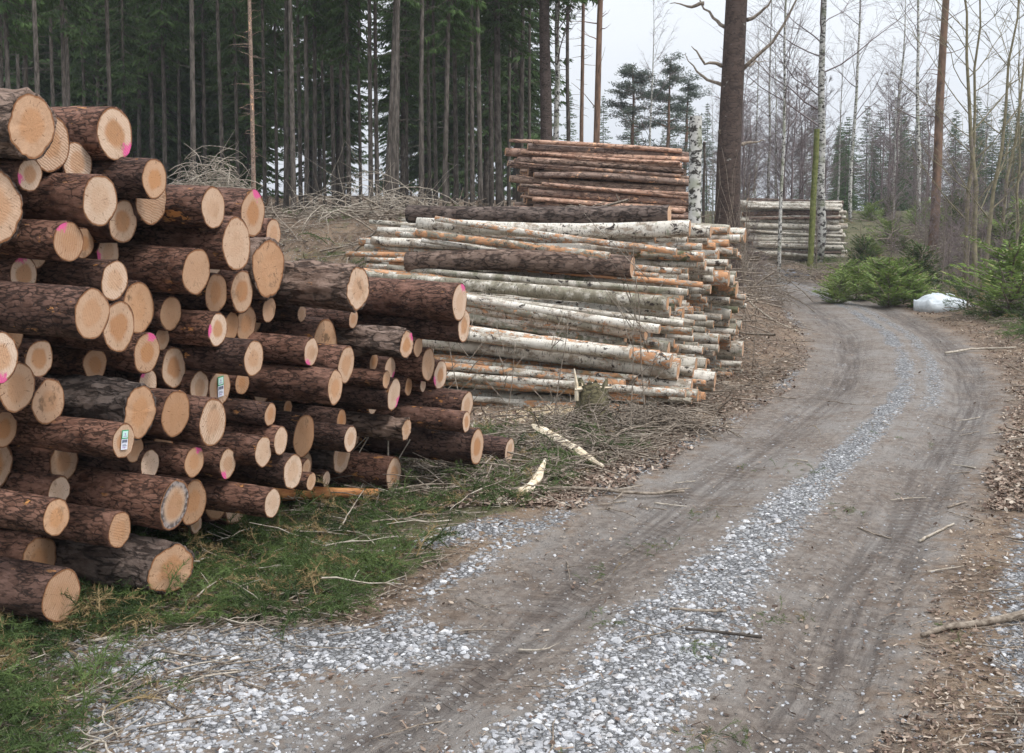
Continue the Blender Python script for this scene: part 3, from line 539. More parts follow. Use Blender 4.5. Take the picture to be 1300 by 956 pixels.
# a few slim logs deep in the gaps, found as free spots in the pile's cross-section
a_ = AX/np.linalg.norm(AX); p_ = np.array([.325, .944, 0]); p_ /= np.linalg.norm(p_); q_ax = np.cross(a_, p_); q_ax *= np.sign(q_ax[2])
cs = [(np.dot((x, y, z), p_), np.dot((x, y, z), q_ax), r) for (x, y, z, r, _, _) in LEFT]; sx = [np.dot((x, y, z), a_) for (x, y, z, r, _, _) in LEFT]
fill = []; rg = rngs(5)
for rr in (.15, .12, .10, .08, .065):
    for k in range(3200):
        u = rg.uniform(min(c[0] for c in cs), max(c[0] for c in cs)); v = rg.uniform(min(c[1] for c in cs), max(c[1] for c in cs))
        if min(math.hypot(u-c[0], v-c[1])-c[2] for c in cs+fill) < rr*.97: continue
        above = max([c[1]-c[2] for c in cs if abs(c[0]-u) < c[2]+rr*.5] or [-9])
        if v+rr*.6 > above: continue
        s_ = np.mean([s for c, s in zip(cs, sx) if abs(c[0]-u) < .6])-rg.uniform(.25, .75)
        P = a_*s_+p_*u+q_ax*v
        if P[2]-rr < hz(P[0], P[1])-.03: continue
        ix_, iy_ = proj(P)
        if ix_ > 330 and iy_ > 612: continue
        fill.append((u, v, rr))
        o = log('pine_log', 'log', 'thick pine sawlogs of the near pile', P, a_+np.array([0, rg.normal(0, .006), 0]), rr, rr*.85, 3.4, 900+len(fill), 'pine' if rg.random() < .7 else 'spruce', (rg.uniform(0, .8), .1, 0), segs=32, rings=24, back=False)
        ix_, iy_ = proj(P); items.append((o, ix_, iy_, 'recessed log end deep in a gap'))
autolabel(items, marks)
# peeled, pointed orange pole on the ground
P0 = at(480, 641); P1 = at(352, 652)
dP = P1-P0; dP = dP/np.linalg.norm(dP)*1.35
o = thing('peeled_pole', 'peeled bright orange pine pole tapering to a point, on green twigs', 'pole', P0)
V_, F_ = tube(wob((0,0,.09), dP+[0,0,.17], 14, .01, rngs(9)), np.linspace(.028, .09, 14)*rngs(2).uniform(.93, 1.05, 14), 16)
o.data  # an Empty
link('peeled_stem', make_mesh('peeled_stem', V_, F_, MAT['peeled']), o)
# ---- generic heap packing in cross-section
def pack(width, H, radii, n, seed, z0=lambda u: 0., u0=0.):
    rg = rngs(seed); C_ = []
    for k in range(n):
        r = radii(rg); best = None
        for u in rg.uniform(u0+r, u0+width-r, 40):
            z = z0(u)+r
            for (uj, zj, rj) in C_:
                d = abs(u-uj)
                if d < r+rj: z = max(z, zj+math.sqrt((r+rj)**2-d*d))
            if z+r*.6 > z0(u)+H(u): continue
            if best is None or z-z0(u) < best[1]-z0(best[0]): best = (u, z, r)
        if best: C_.append(best)
    return C_
def side_face(r, a, P): return P
# ---- middle pile of birch pulpwood
AB = np.array([.944, -.325, -.035]); AB /= np.linalg.norm(AB); PB = np.array([.325, .944]); B0 = np.array([1.66, 12.45])
zb = lambda u: .0485*(B0[1]+PB[1]*u)-.03
def rad_b(rg):
    t = rg.random(); return rg.uniform(.033, .05) if t < .5 else rg.uniform(.05, .072) if t < .92 else rg.uniform(.08, .11)
birch = pack(4.2, lambda u: min(.30+.80*u, 2.08), rad_b, 760, 11, zb)
def drop(C_, u, r):
    z = zb(u)+r
    for (uj, zj, rj) in C_:
        if abs(u-uj) < r+rj: z = max(z, zj+math.sqrt((r+rj)**2-(u-uj)**2))
    C_.append((u, z, r))
NB = len(birch)
for u_, r_ in ((2.42, .145), (2.02, .10), (1.42, .14), (.98, .085), (.62, .095), (.22, .08), (1.8, .06)): drop(birch, u_, r_)
marks = []; items = []; blogs = []
for k, (u, z, r) in enumerate(birch):
    rg = rngs(3000+k)
    deep = 0
    front = z+r > zb(u)+min(.30+.80*u, 2.08)-.42 or k >= NB
    s_ = rg.uniform(-.66, .30)+.16*math.sin(u*2.1)-.25*math.exp(-((z-zb(u)-1.0)/.5)**2)*(1 if front else 0)
    P = np.array([B0[0]+PB[0]*u+AB[0]*s_, B0[1]+PB[1]*u+AB[1]*s_, z])
    hgt = (z-zb(u)); tl = .025+.085*math.exp(-((hgt-.85)/.38)**2)*(1 if front else .4)
    ax = AB+np.array([0, rg.normal(0, .017 if front else .008), -tl+.02+rg.normal(0, .012 if front else .005)])
    dark = rg.random()
    grey = rg.uniform(0, .35) if dark < .68 else rg.uniform(.5, 1.)
    o = log('birch_log', 'log', 'birch pulpwood logs of the middle pile', P, ax, r, r*rg.uniform(.75, 1.0), (3.0 if k == NB+2 else 3.7 if k >= NB else rg.uniform(3.5, 4.2)), 3000+k, 'birch', (rg.uniform(.3, .95), 0, 0), (grey, rg.uniform(.45, 1.4), rg.random()**2 if dark > .6 else .1),
            segs=16, rings=24, irr=.07, rough=.006, bend=rg.uniform(.0, .10), bark_t=.06)
    blogs.append((o, u, z, r, grey, hgt, P, front))
rs_ = rngs(888)
for k in range(11):
    u = rs_.uniform(.15, 1.75); r = rs_.uniform(.036, .07); zt_ = max(c[1]+math.sqrt(max((c[2]+r)**2-(u-c[0])**2, 0)) for c in birch if abs(u-c[0]) < c[2]+r)
    s_ = rs_.uniform(-1.0, -.1); slope = rs_.uniform(.04, .12); L_ = rs_.uniform(2.4, 3.6)
    P = np.array([B0[0]+PB[0]*u+AB[0]*s_, B0[1]+PB[1]*u+AB[1]*s_, zt_-slope*L_*.30]); ax = AB+np.array([0, rs_.normal(0, .03)-.05, -slope])
    # lie in front of the flank: shift out by the pole's sinking
    P[1] -= .10; P[0] -= .03
    o = log('birch_log', 'log', 'birch pulpwood logs of the middle pile', P, ax, r, r*.75, L_, 3900+k, 'birch', (rs_.uniform(.2, .8), 0, 0), (rs_.choice([0, .2, .9]), rs_.uniform(.4, 1.2), 0), segs=16, rings=24, irr=.05, rough=.004, bend=.05, bark_t=.06)
    blogs.append((o, u, P[2], r, .2, 1., P, True))
def claim(k, mat, label, short, grey=None, org=None):
    best = blogs[NB+k]; o = best[0]; o['done'] = 1
    for ch in o.children:
        if ch.name.startswith('bark'):
            if mat: ch.data.materials[0] = MAT[mat]
            if grey is not None: ch.color = (grey, org, 0, 1)
    o['label'] = label; marks.append((*proj(best[6]), short))
claim(0, 'spruce', 'thick rugged barked log lying along the top of the birch pile', 'the rugged top log')
claim(1, None, 'thick white birch log just under the top of the birch pile', 'the thick white top log', 0., .5)
claim(2, 'spruce', 'thick dark furrowed bark log in the middle of the birch pile', 'the dark furrowed log')
claim(3, None, 'smooth plain greenish grey log on the flank of the birch pile', 'the smooth grey log', 1., 0.)
claim(4, None, 'white and orange mottled birch log low on the flank', 'the mottled flank log', .2, 1.)
claim(5, None, 'orange torn birch log near the foot of the birch pile', 'the torn orange foot log', .1, 1.2)
for (o, u, z, r, grey, hgt, P, front) in blogs:
    if 'done' in o: del o['done']; continue
    d = ('slim ' if r < .075 else 'stout ' if r > .11 else '')+('grey barked log' if grey > .5 else 'white birch log')
    x_, y_ = proj(P)
    items.append((o, x_, y_, d))
autolabel(items, marks)
# ---- far pile of thin reddish pine pulpwood, and the third pile of birch at the bend
def heap(name_group, desc, mark_defs, base, axis, zbase, length, circles, matn, cols, seed, segs=12, rings=12, pdir=None, jit=.3, bend=.03):
    axis = np.asarray(axis, float); axis /= np.linalg.norm(axis); pd = np.array([-axis[1], axis[0]]); pd /= np.linalg.norm(pd)
    if pd[1] < 0: pd = -pd
    out = []
    for k, (u, z, r) in enumerate(circles):
        rg = rngs(seed+k); s_ = rg.uniform(-jit, jit)
        P = np.array([base[0]+pd[0]*u+axis[0]*s_, base[1]+pd[1]*u+axis[1]*s_, zbase+z])
        ax = axis+np.array([0, rg.normal(0, .016), rg.normal(0, .013 if seed < 6000 else .022)])
        o = log(desc[0], 'log', name_group, P, ax, r, r*rg.uniform(.75, 1), length*rg.uniform(.88, 1.05), seed+k, matn if rg.random() < .85 else 'spruce', (rg.uniform(.2, .8), 0, 0), cols(rg), segs=segs, rings=rings, irr=.04, rough=.003, bend=rg.uniform(0, bend), bark_t=.07)
        x0, y0 = proj(P); x1, y1 = proj(P-axis*length); out.append((o, (x0+x1)/2, y0, r, k))
    mk = []; it = []
    for (tx, ty, lab, sh) in mark_defs:
        b = min((q for q in out if not q[0]['label']), key=lambda q: (q[1]-tx)**2*.2+(q[2]-ty)**2); b[0]['label'] = lab; mk.append((b[1], b[2], sh))
    for (o, x_, y_, r, k) in out:
        if not o['label']: it.append((o, x_, y_, ('slim ' if r < .07 else '')+desc[1]))
    autolabel(it, mk)
Yf = 20.5; dr_ = ray(873, 290); Pf = CAM+dr_*Yf; zf = Pf[2]-.12
farc = pack(.6, lambda u: 1.55 if u > .12 else 1.36, lambda rg: rg.choice([.034, .045, .055, .07, .09])*rg.uniform(.9, 1.1), 190, 21)
heap('thin pine pulpwood of the far pile', ('pulpwood_log', 'reddish pine pole'),
     [(760, 190, 'long grey-brown pole crossing the top of the far pinkish pile', 'the far pile top pole'), (760, 232, 'reddish pole halfway up the far pinkish pile', 'the far pile middle pole'), (760, 268, 'lowest visible reddish pole of the far pile behind the rugged log', 'the lowest far pole')],
     Pf[:2], (.985, .17, -.045), zf, 3.05, farc, 'pinkpine', lambda rg: (rg.random(), 0, 0), 5000, jit=.16, bend=.06)
Pt = at(1072, 327, 30); Yt = Pt[1]
thc = pack(1.0, lambda u: 2.45*(Yt/47) if u > .25 else 2.2*(Yt/47), lambda rg: rg.choice([.05, .065, .085, .125])*rg.uniform(.9, 1.1)*Yt/47, 220, 31)
Lt = 134/FPX*Yt
heap('birch logs of the pile at the bend', ('birch_log', 'white birch log'),
     [(1005, 262, 'uppermost white birch log of the pile at the road bend', 'the top log at the bend'), (1005, 295, 'middle white birch log of the pile at the road bend', 'the middle log at the bend'), (1005, 320, 'bottom dark log of the pile at the road bend', 'the bottom log at the bend')],
     Pt[:2], (.99, .12, -.01), Pt[2]-.1, Lt, thc, 'birch', lambda rg: (rg.uniform(0, .5), rg.uniform(0, .5), 0), 6000, jit=.25, bend=.06)
# ------------------------------------------------------------------ trees
def spruce_data(seed, H=20, r=.12, z0=6., spread=1.7, needles=1., dead=1., low=0., rise=0., step=1., leaf=1.):
    """trunk with dead twigs, crown of drooping boughs"""
    rg = rngs(seed); tr = MB(); n = 14; zs = np.linspace(-.4, H, n)
    P = np.stack([np.cumsum(rg.normal(0, .02, n)), np.cumsum(rg.normal(0, .02, n)), zs], 1); P[:, :2] -= P[1, :2]
    R = r*(1-.93*np.clip(zs/H, 0, 1)**.9)*np.where(zs < .3, 1.25, 1); V_, F_ = tube(P, R, 10); tr.add(V_, F_)
    def px(z): return np.array([np.interp(z, zs, P[:, 0]), np.interp(z, zs, P[:, 1]), z])
    for k in range(int(46*dead)):      # dead lower twigs
        z = rg.uniform(.8, z0+2.5); a = rg.uniform(0, 6.28); L = rg.uniform(.25, 1.15)*min(1, .4+z/5); e = px(z)+[math.cos(a)*L, math.sin(a)*L, rg.uniform(-.25, .2)*L]
        V_, F_ = tube(wob(px(z), e, 4, .12, rg), np.linspace(.010, .003, 4), 3, False); tr.add(V_, F_)
    cr = MB(); z = z0; q = []; tone = []
    stems = []
    while z < H-.2:
        f = (z-z0)/(H-z0); Lm = spread*(1-f)**.75*(1 if f > .12 else .55+.45*f/.12)+.15
        for k in range(rg.integers(4, 7)):
            a = rg.uniform(0, 6.28); L = Lm*rg.uniform(.6, 1.1); dz = -.32*L*(1-f*1.6) if not rise else rise*L*rg.uniform(.5, 1.3)
            b = px(z+rg.uniform(-.1, .1)); e = b+[math.cos(a)*L, math.sin(a)*L, dz]; bp = wob(b, e, 5, .04, rg, -.04); stems.append(bp)
            m = int((9+15*L)*needles); t = rg.uniform(.12, 1, m)
            c = np.stack([np.interp(t, np.linspace(0, 1, 5), bp[:, d]) for d in range(3)], 1)
            w_ = .30*L*(1-t*.6)
            side = np.array([-math.sin(a), math.cos(a), 0]); o_ = rg.uniform(-1, 1, m)*w_
            c2 = c+side*o_[:, None]; c2[:, 2] -= np.abs(o_)*(.35 if not rise else -.1)
            dr = np.stack([math.cos(a)*.5+side[0]*np.sign(o_)*.7, math.sin(a)*.5+side[1]*np.sign(o_)*.7, rg.uniform(-.9, -.1, m)+(1.0 if rise else 0)], 1); dr /= np.linalg.norm(dr, axis=1)[:, None]
            ln = rg.uniform(.12, .30, m)*(.7+.3*L)*leaf; wd = rg.uniform(.025, .06, m)*leaf
            pr = np.cross(dr, rg.normal(size=(m, 3))); pr /= np.linalg.norm(pr, axis=1)[:, None]
            tri = np.stack([c2-pr*wd[:, None], c2+pr*wd[:, None], c2+dr*ln[:, None]+pr*wd[:, None]*.2], 1)
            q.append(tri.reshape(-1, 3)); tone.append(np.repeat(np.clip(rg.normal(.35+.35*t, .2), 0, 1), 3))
        z += rg.uniform(.24, .42)*step
    for bp in stems:
        V_, F_ = tube(bp, np.linspace(.016, .004, 5), 3, False); tr.add(V_, F_)
    Vq = np.concatenate(q); cr.add(Vq, [np.arange(len(Vq)).reshape(-1, 3)], tone=np.concatenate(tone))
    return tr, cr
def pine_data(seed, H=16, r=.16, z0=7, spread=2.2, bare=False):
    rg = rngs(seed); tr = MB(); n = 12; zs = np.linspace(-.4, H, n); P = np.stack([np.cumsum(rg.normal(0, .04, n)), np.cumsum(rg.normal(0, .04, n)), zs], 1); P[:, :2] -= P[1, :2]
    V_, F_ = tube(P, r*(1-.8*np.clip(zs/H, 0, 1)), 10); tr.add(V_, F_)
    def px(z): return np.array([np.interp(z, zs, P[:, 0]), np.interp(z, zs, P[:, 1]), z])
    for k in range(22):
        z = rg.uniform(1.5, z0+1); a = rg.uniform(0, 6.28); L = rg.uniform(.4, 1.6); e = px(z)+[math.cos(a)*L, math.sin(a)*L, rg.uniform(-.1, .6)*L]
        V_, F_ = tube(wob(px(z), e, 5, .15, rg), np.linspace(.02, .004, 5), 3, False); tr.add(V_, F_)
    cr = MB(); q = []; tone = []
    for k in range(46):
        z = z0+(H-z0)*rg.random()**.8; f = (z-z0)/(H-z0); L = spread*(1-f*.75)*rg.uniform(.5, 1.1); a = rg.uniform(0, 6.28)
        b = px(z); e = b+[math.cos(a)*L, math.sin(a)*L, rg.uniform(.0, .5)*L]; bp = wob(b, e, 6, .1, rg); V_, F_ = tube(bp, np.linspace(.035, .008, 6), 4, False); tr.add(V_, F_)
        for t in np.linspace(.45, 1, 5):
            c = np.array([np.interp(t, np.linspace(0, 1, 6), bp[:, d]) for d in range(3)])+rg.normal(0, .12, 3); m = 34
            dr = rg.normal(size=(m, 3))+[0, 0, .5]; dr /= np.linalg.norm(dr, axis=1)[:, None]; st = c+rg.normal(0, .16, (m, 3))*[1, 1, .5]
            pr = np.cross(dr, rg.normal(size=(m, 3))); pr /= np.linalg.norm(pr, axis=1)[:, None]; wd = .028; ln = rg.uniform(.10, .24, m)
            tri = np.stack([st-pr*wd, st+pr*wd, st+dr*ln[:, None]], 1); q.append(tri.reshape(-1, 3)); tone.append(np.repeat(rg.random(m), 3))
    Vq = np.concatenate(q); cr.add(Vq, [np.arange(len(Vq)).reshape(-1, 3)], tone=np.concatenate(tone)); return tr, cr
def bare_data(seed, H=14, r=.10, z0=.3, up=.9, n1=26, n2=6, n3=4, lean=.0, spread=.27, tw=1.):
    rg = rngs(seed); tr = MB(); cr = MB(); n = 12; zs = np.linspace(-.4, H, n)
    P = np.stack([np.cumsum(rg.normal(0, .05, n)), np.cumsum(rg.normal(0, .05, n)), zs], 1); P[:, :2] -= P[1, :2]
    V_, F_ = tube(P, np.maximum(r*(1-np.clip(zs/H, 0, 1)**1.1), .008), 8); tr.add(V_, F_)
    def px(z): return np.array([np.interp(z, zs, P[:, 0]), np.interp(z, zs, P[:, 1]), z])
    for k in range(n1):
        f = z0+(1-z0)*(k+rg.random())/n1; z = f*H; a = rg.uniform(0, 6.28); L = H*spread*(1-f)**.7*rg.uniform(.6, 1.1)+.25
        e = px(z)+np.array([math.cos(a), math.sin(a), up*rg.uniform(.7, 1.4)])*L*.75; b1 = wob(px(z), e, 6, .11, rg, -.05); r1 = min(r*(1-f)*.24+.006, .026)
        V_, F_ = tube(b1, np.linspace(r1, .005, 6), 4, False); cr.add(V_, F_)
        for j in range(n2):
            t = rg.uniform(.2, 1); c = np.array([np.interp(t, np.linspace(0, 1, 6), b1[:, d]) for d in range(3)]); a2 = a+rg.normal(0, .9); L2 = L*rg.uniform(.25, .5)
            e2 = c+np.array([math.cos(a2), math.sin(a2), up*rg.uniform(.2, 1.3)])*L2; b2 = wob(c, e2, 4, .08, rg, .03); V_, F_ = tube(b2, np.linspace(.007, .003, 4)*tw, 3, False); cr.add(V_, F_)
            for i2 in range(n3):
                t = rg.uniform(.2, 1); c = np.array([np.interp(t, np.linspace(0, 1, 4), b2[:, d]) for d in range(3)]); a3 = a2+rg.normal(0, 1.1); L3 = L2*rg.uniform(.3, .7)
                V_, F_ = tube(wob(c, c+np.array([math.cos(a3), math.sin(a3), rg.uniform(-.3, 1)])*L3, 3, .08, rg), np.array([.004, .003, .002])*tw, 3, False); cr.add(V_, F_)
    return tr, cr
PROTO = {}
def proto(key, data, mt, mc):
    tr, cr = data; PROTO[key] = (tr.mesh('trunk', MAT[mt]), cr.mesh('crown', MAT[mc]) if cr.n else None)
def plant(key, name, cat, group, x, y, sx=1., sz=1., rot=0., lean=(0, 0), z=None, label='', mats=None, cname='crown'):
    o = thing(name, label, cat, (x, y, hz(x, y)-.03 if z is None else z), group)
    o.rotation_euler = (lean[0], lean[1], rot); o.scale = (sx, sx, sz)
    a, b = PROTO[key]
    t = link('trunk', a, o)
    if mats: t.material_slots[0].link = 'OBJECT'; t.material_slots[0].material = MAT[mats]
    if b: link(cname, b, o)
    return o
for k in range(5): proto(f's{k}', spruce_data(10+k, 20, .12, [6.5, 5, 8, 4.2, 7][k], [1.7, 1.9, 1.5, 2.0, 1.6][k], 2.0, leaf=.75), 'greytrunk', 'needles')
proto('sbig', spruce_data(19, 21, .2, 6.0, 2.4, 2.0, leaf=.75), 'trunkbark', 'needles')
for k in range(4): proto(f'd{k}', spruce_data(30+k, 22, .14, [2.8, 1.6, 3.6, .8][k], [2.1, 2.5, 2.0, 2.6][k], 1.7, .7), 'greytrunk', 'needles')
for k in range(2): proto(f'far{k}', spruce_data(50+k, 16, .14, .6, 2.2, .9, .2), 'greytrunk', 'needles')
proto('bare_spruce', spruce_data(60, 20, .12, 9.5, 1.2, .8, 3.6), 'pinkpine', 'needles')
proto('shrub0', spruce_data(70, 1.5, .02, .04, .75, 4.5, 0, rise=.7, step=.34, leaf=.36), 'stick', 'shrub'); proto('shrub1', spruce_data(71, 1.5, .02, .03, .6, 5, 0, rise=.85, step=.34, leaf=.36), 'stick', 'shrub')
for k in range(2): proto(f'p{k}', pine_data(80+k, 13, .16, [5.5, 4.5][k], 2.6), 'orangepine', 'pineneedle')
proto('ptall', pine_data(85, 19, .16, 12.5, 2.4), 'orangepine', 'pineneedle')
for k in range(4): proto(f'b{k}', bare_data(100+k, 15, .11, .25, .95, 26, 6, 4), 'sbirch', 'purpletwig')
for k in range(3): proto(f'h{k}', bare_data(110+k, 10, .07, .05, 1.1, 34, 7, 5, spread=.24, tw=1.8), 'purpletwig', 'purpletwig')
for k in range(2): proto(f'a{k}', bare_data(120+k, 9.5, .055, .15, 1.0, 18, 4, 2, spread=.22), 'alder', 'alder')
# ---- left forest, front rows read from the photograph: x at the foot, x at the picture top, trunk width, distance, kind
NEAR = [(7,5,6,27,0),(14,12,5,29,1),(29,28,5,33,2),(38,36,6,30,3),(53,52,5,25,4),(71,70,4,34,0),(86,85,4,28,1),(91,90,6,34,2),(110,111,5,38,3),(128,127,6,40,1),(143,142,5,29,0),(160,161,6,38,3),(178,177,7,42,4),
 (196,196,7,40,1),(211,211,7,33,3),(229,228,6,40,0),(247,246,3,26,2),(262,262,6,40,1),(284,283,7,31,4),(303,304,5,38,3),(337,338,6,36,0),(352,353,5,40,1),(364,365,8,31,2),(373,374,3.5,26,4),(382,382,4,34,0),(390,391,5,30,1),(400,402,6,31,3),
 (413,415,5,40,2),(424,425,6,33,0),(435,436,4,37,1),(444,446,7,30,3),(458,459,4,41,4),(471,472,7,29,0),(479,481,6,31,2),(490,504,5,27,1),(502,510,6,26.5,4),(517,519,4,38,3),(535,546,5.5,27,0),(546,548,5,36,1),(554,556,5,34,2),(564,570,5,28,3),(579,581,8,33,4),(592,593,4,38,1),(600,602,6,30,0),(610,612,5,28,2),(624,625,8,33,3),(634,637,12,31,1),(646,648,5,36,4),(661,664,8,34,0),(672,674,5,38,2)]
items = []; marks = []
NL = {4: ('slim pale bare trunk above the topmost pink-ringed log', 'the slim pale left trunk'), 14: ('tall grey spruce trunk midway between the left edge and the bristling spruce', 'the tall midway trunk'), 18: ('thin pale trunk rising just left of the grey brush heap', 'the brush heap trunk'),
 22: ('stout grey spruce trunk with green boughs, right of the bristling dead spruce', 'the stout green-boughed trunk'), 28: ('dark stout spruce trunk with sky showing on both sides of it', 'the sky-flanked trunk'), 37: ('pale trunk leaning right, rising at the left end of the birch pile', 'the birch pile end trunk'),
 41: ('dark wide trunk halfway between the leaning pair and the far pile', 'the dark wide trunk'), 46: ('widest brown trunk just left of the far pinkish pile', 'the widest brown trunk')}
for k, (xb, xt, wpx, Y, kd) in enumerate(NEAR):
    d = ray(xb, 285); x = d[0]*Y; ln = (xt-xb)/1444*Y/((285)/1444*Y)      # lateral lean over the visible height
    rr = wpx/FPX*Y/2*.86
    slim = rr < .06
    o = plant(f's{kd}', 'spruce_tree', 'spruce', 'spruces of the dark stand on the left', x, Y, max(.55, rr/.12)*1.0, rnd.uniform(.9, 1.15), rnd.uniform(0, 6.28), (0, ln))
    items.append((o, xb, 0, ('slim' if rr < .07 else 'stout' if rr > .1 else 'straight')+' grey spruce trunk in front'))
    if k in NL: o['label'], sh_ = NL[k]; items.pop(); marks.append((xb, 0, sh_))
def tr1(key, name, cat, lab, xb, yb, xt, wpx, Y, r0, sz=1., mats=None, short=None, rot=0, cname='crown', group=None):
    d = ray(xb, yb); x = d[0]*Y; z = CAM[2]+d[2]*Y; zt = hz(x, Y); z = min(z, zt) if abs(z-zt) > .02 else z
    ln = (xt-xb)/max(yb, 1); o = plant(key, name, cat, group, x, Y, wpx/FPX*Y/2/r0, sz, rot, (0, ln), zt-.03, lab, mats, cname)
    if short: marks.append((xb, 0, short))
    return o
tr1('bare_spruce', 'spruce_tree', 'spruce', 'pinkish bare dead spruce bristling with twigs behind the grey brush heap', 323, 285, 321, 6, 25, .12, short='the bristling dead spruce')
tr1('s2', 'spruce_tree', 'spruce', 'tall pale spruce trunk, left of the leaning pair at the stand edge', 497, 285, 507, 6, 26, .12, short='the pale leaning trunk')
tr1('s3', 'spruce_tree', 'spruce', 'pair of pale spruce trunks side by side at the far left edge, the left one', 16, 285, 14, 7, 26, .12, short='the far left pale trunk')
big = tr1('sbig', 'spruce_tree', 'spruce', 'thick lichen-grey trunk rising right behind the far pinkish pile', 695, 285, 690, 18, 30, .2, short='the thick lichen trunk')
rg = rngs(77)
for k in range(125):       # deeper rows
    Y = rg.uniform(42, 92); px = rg.uniform(-60, 690) if k < 95 else rg.uniform(-60, 330); x = (px-650)/FPX*Y
    if px > 330 and rg.random() < .35: continue
    s = rg.uniform(.8, 1.25)
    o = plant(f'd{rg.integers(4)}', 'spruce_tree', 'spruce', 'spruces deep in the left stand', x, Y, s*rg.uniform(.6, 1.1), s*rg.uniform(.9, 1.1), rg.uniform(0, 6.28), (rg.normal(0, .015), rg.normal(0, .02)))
    items.append((o, px, 0, 'dark spruce deep in the stand'))
autolabel(items, marks, False)
# every remaining repeat rank past twenty would read the same, so name those by what stands in front
seen = {}
for o, x_, y_, d_ in items:
    seen.setdefault(o['label'], []).append(o)
for lab, os_ in seen.items():
    if len(os_) > 1:
        base = lab.split(', twentieth')[0]; side = lab.split('twentieth ')[1]
        for o in os_: o['label'] = f"{base}, beyond the twentieth {side}"
# ---- trees between the piles and the sky
tr1('b0', 'birch_tree', 'birch', 'pale birch trunk leaning against the view of the thick lichen trunk', 703, 285, 706, 8, 31, .11, group=None)
tr1('s0', 'spruce_tree', 'spruce', 'slim reddish trunk between the lichen trunk and the tall orange pine', 737, 285, 740, 6, 33, .12, mats='orangepine')
tr1('ptall', 'pine_tree', 'pine', 'tall orange-brown pine with bare side limbs right of the green boughs', 754, 285, 763, 9, 30, .16, 1.05)
tr1('s4', 'spruce_tree', 'spruce', 'green boughed spruce just left of the tall orange-brown pine', 722, 285, 722, 6, 38, .12, mats='greytrunk')
tr1('p0', 'pine_tree', 'pine', 'hazy round-crowned pine standing alone above the far pile', 802, 290, 802, 8, 62, .16, .70)
tr1('p1', 'pine_tree', 'pine', 'hazy pine with tiered crown left of the birch stake', 845, 290, 845, 7, 60, .16, .70)
tr1('p1', 'pine_tree', 'pine', 'low hazy pine hidden behind the right of the far pile', 868, 290, 868, 7, 70, .16, .62)
tr1('b1', 'birch_tree', 'birch', 'fine bare birch crown rising above the hazy pines', 823, 290, 823, 4, 58, .11, .88)
# ---- big single tree by the road
P = at(920, 340, 18); Yb = 23.0; xb = (920-650)/FPX*Yb; zb_ = hz(xb, Yb)
o = thing('broadleaf_tree', 'big smooth brown trunk with few bare limbs, beside the middle pile and the road', 'tree', (xb, Yb, zb_))
k_ = FPX/Yb
def up(px, py): return np.array([(px-920)/k_, 0, (340-py)/k_+(CAM[2]+(340-340)/k_-zb_)])
zs_ = [(918,400,31),(919,345,21),(921,320,17.5),(922,280,16),(923,200,14.8),(926,120,14.2),(929,40,13.6),(932,-40,13),(938,-200,10),(946,-380,6),(950,-520,2)]
V_, F_ = tube(np.array([up(a, b) for a, b, c in zs_])-up(920, 340)*[1,0,0], np.array([c/k_ for a, b, c in zs_]), 24); link('trunk', make_mesh('trunk', V_, F_, MAT['bigtree']), o)
mb = MB(); rg = rngs(4)
def limb(pts, r0, dy=0.):
    Pn = np.array([up(a, b) for a, b in pts]); Pn[:, 1] = np.linspace(0, dy, len(Pn)); t = np.linspace(0, 1, len(Pn)); tt = np.linspace(0, 1, 9)
    Pn = np.stack([np.interp(tt, t, Pn[:, d]) for d in range(3)], 1)+rg.normal(0, .012, (9, 3)); V_, F_ = tube(Pn, np.linspace(r0, .006, 9), 6); mb.add(V_, F_)
for a_l in ([(917,40),(905,28),(893,10),(884,-12)],), ([(915,88),(905,84),(890,86),(880,70),(873,66)],), ([(914,112),(900,104),(884,88),(872,68)],), ([(937,93),(952,80),(975,58),(995,22),(1004,0),(1010,-30)],), ([(943,32),(955,28),(968,14),(976,-5)],), ([(935,185),(950,182),(962,180),(976,176)],), ([(912,174),(906,170)],), ([(941,90),(958,80),(975,78)],), ([(920,8),(912,-5),(905,-30)],), ([(890,10),(876,14),(866,10),(850,6)],):
    limb(a_l[0], .045 if len(a_l[0]) > 3 else .022, rg.uniform(-.6, .6))
for k in range(26):
    z = rg.uniform(-480, -40); a = rg.uniform(0, 6.28); b = up(930+(-z)*.03, z); b[0] += 0; L = rg.uniform(1, 2.6); e = b+[math.cos(a)*L, math.sin(a)*L, L*rg.uniform(.5, 1.1)]
    V_, F_ = tube(wob(b, e, 7, .08, rg), np.linspace(.04, .006, 7), 5); mb.add(V_, F_)
for k in range(70):     # young shoots round the foot
    a = rg.uniform(0, 6.28); b = np.array([math.cos(a)*.4, math.sin(a)*.4-.2, .0]); e = b+[rg.normal(0, .5), rg.normal(0, .3), rg.uniform(.6, 2.6)]
    V_, F_ = tube(wob(b, e, 6, .08, rg), np.linspace(.008, .003, 6), 3); mb.add(V_, F_)
link('limb', mb.mesh('limb', MAT['stick']), o)['label'] = 'dark bare limbs and thin shoots'
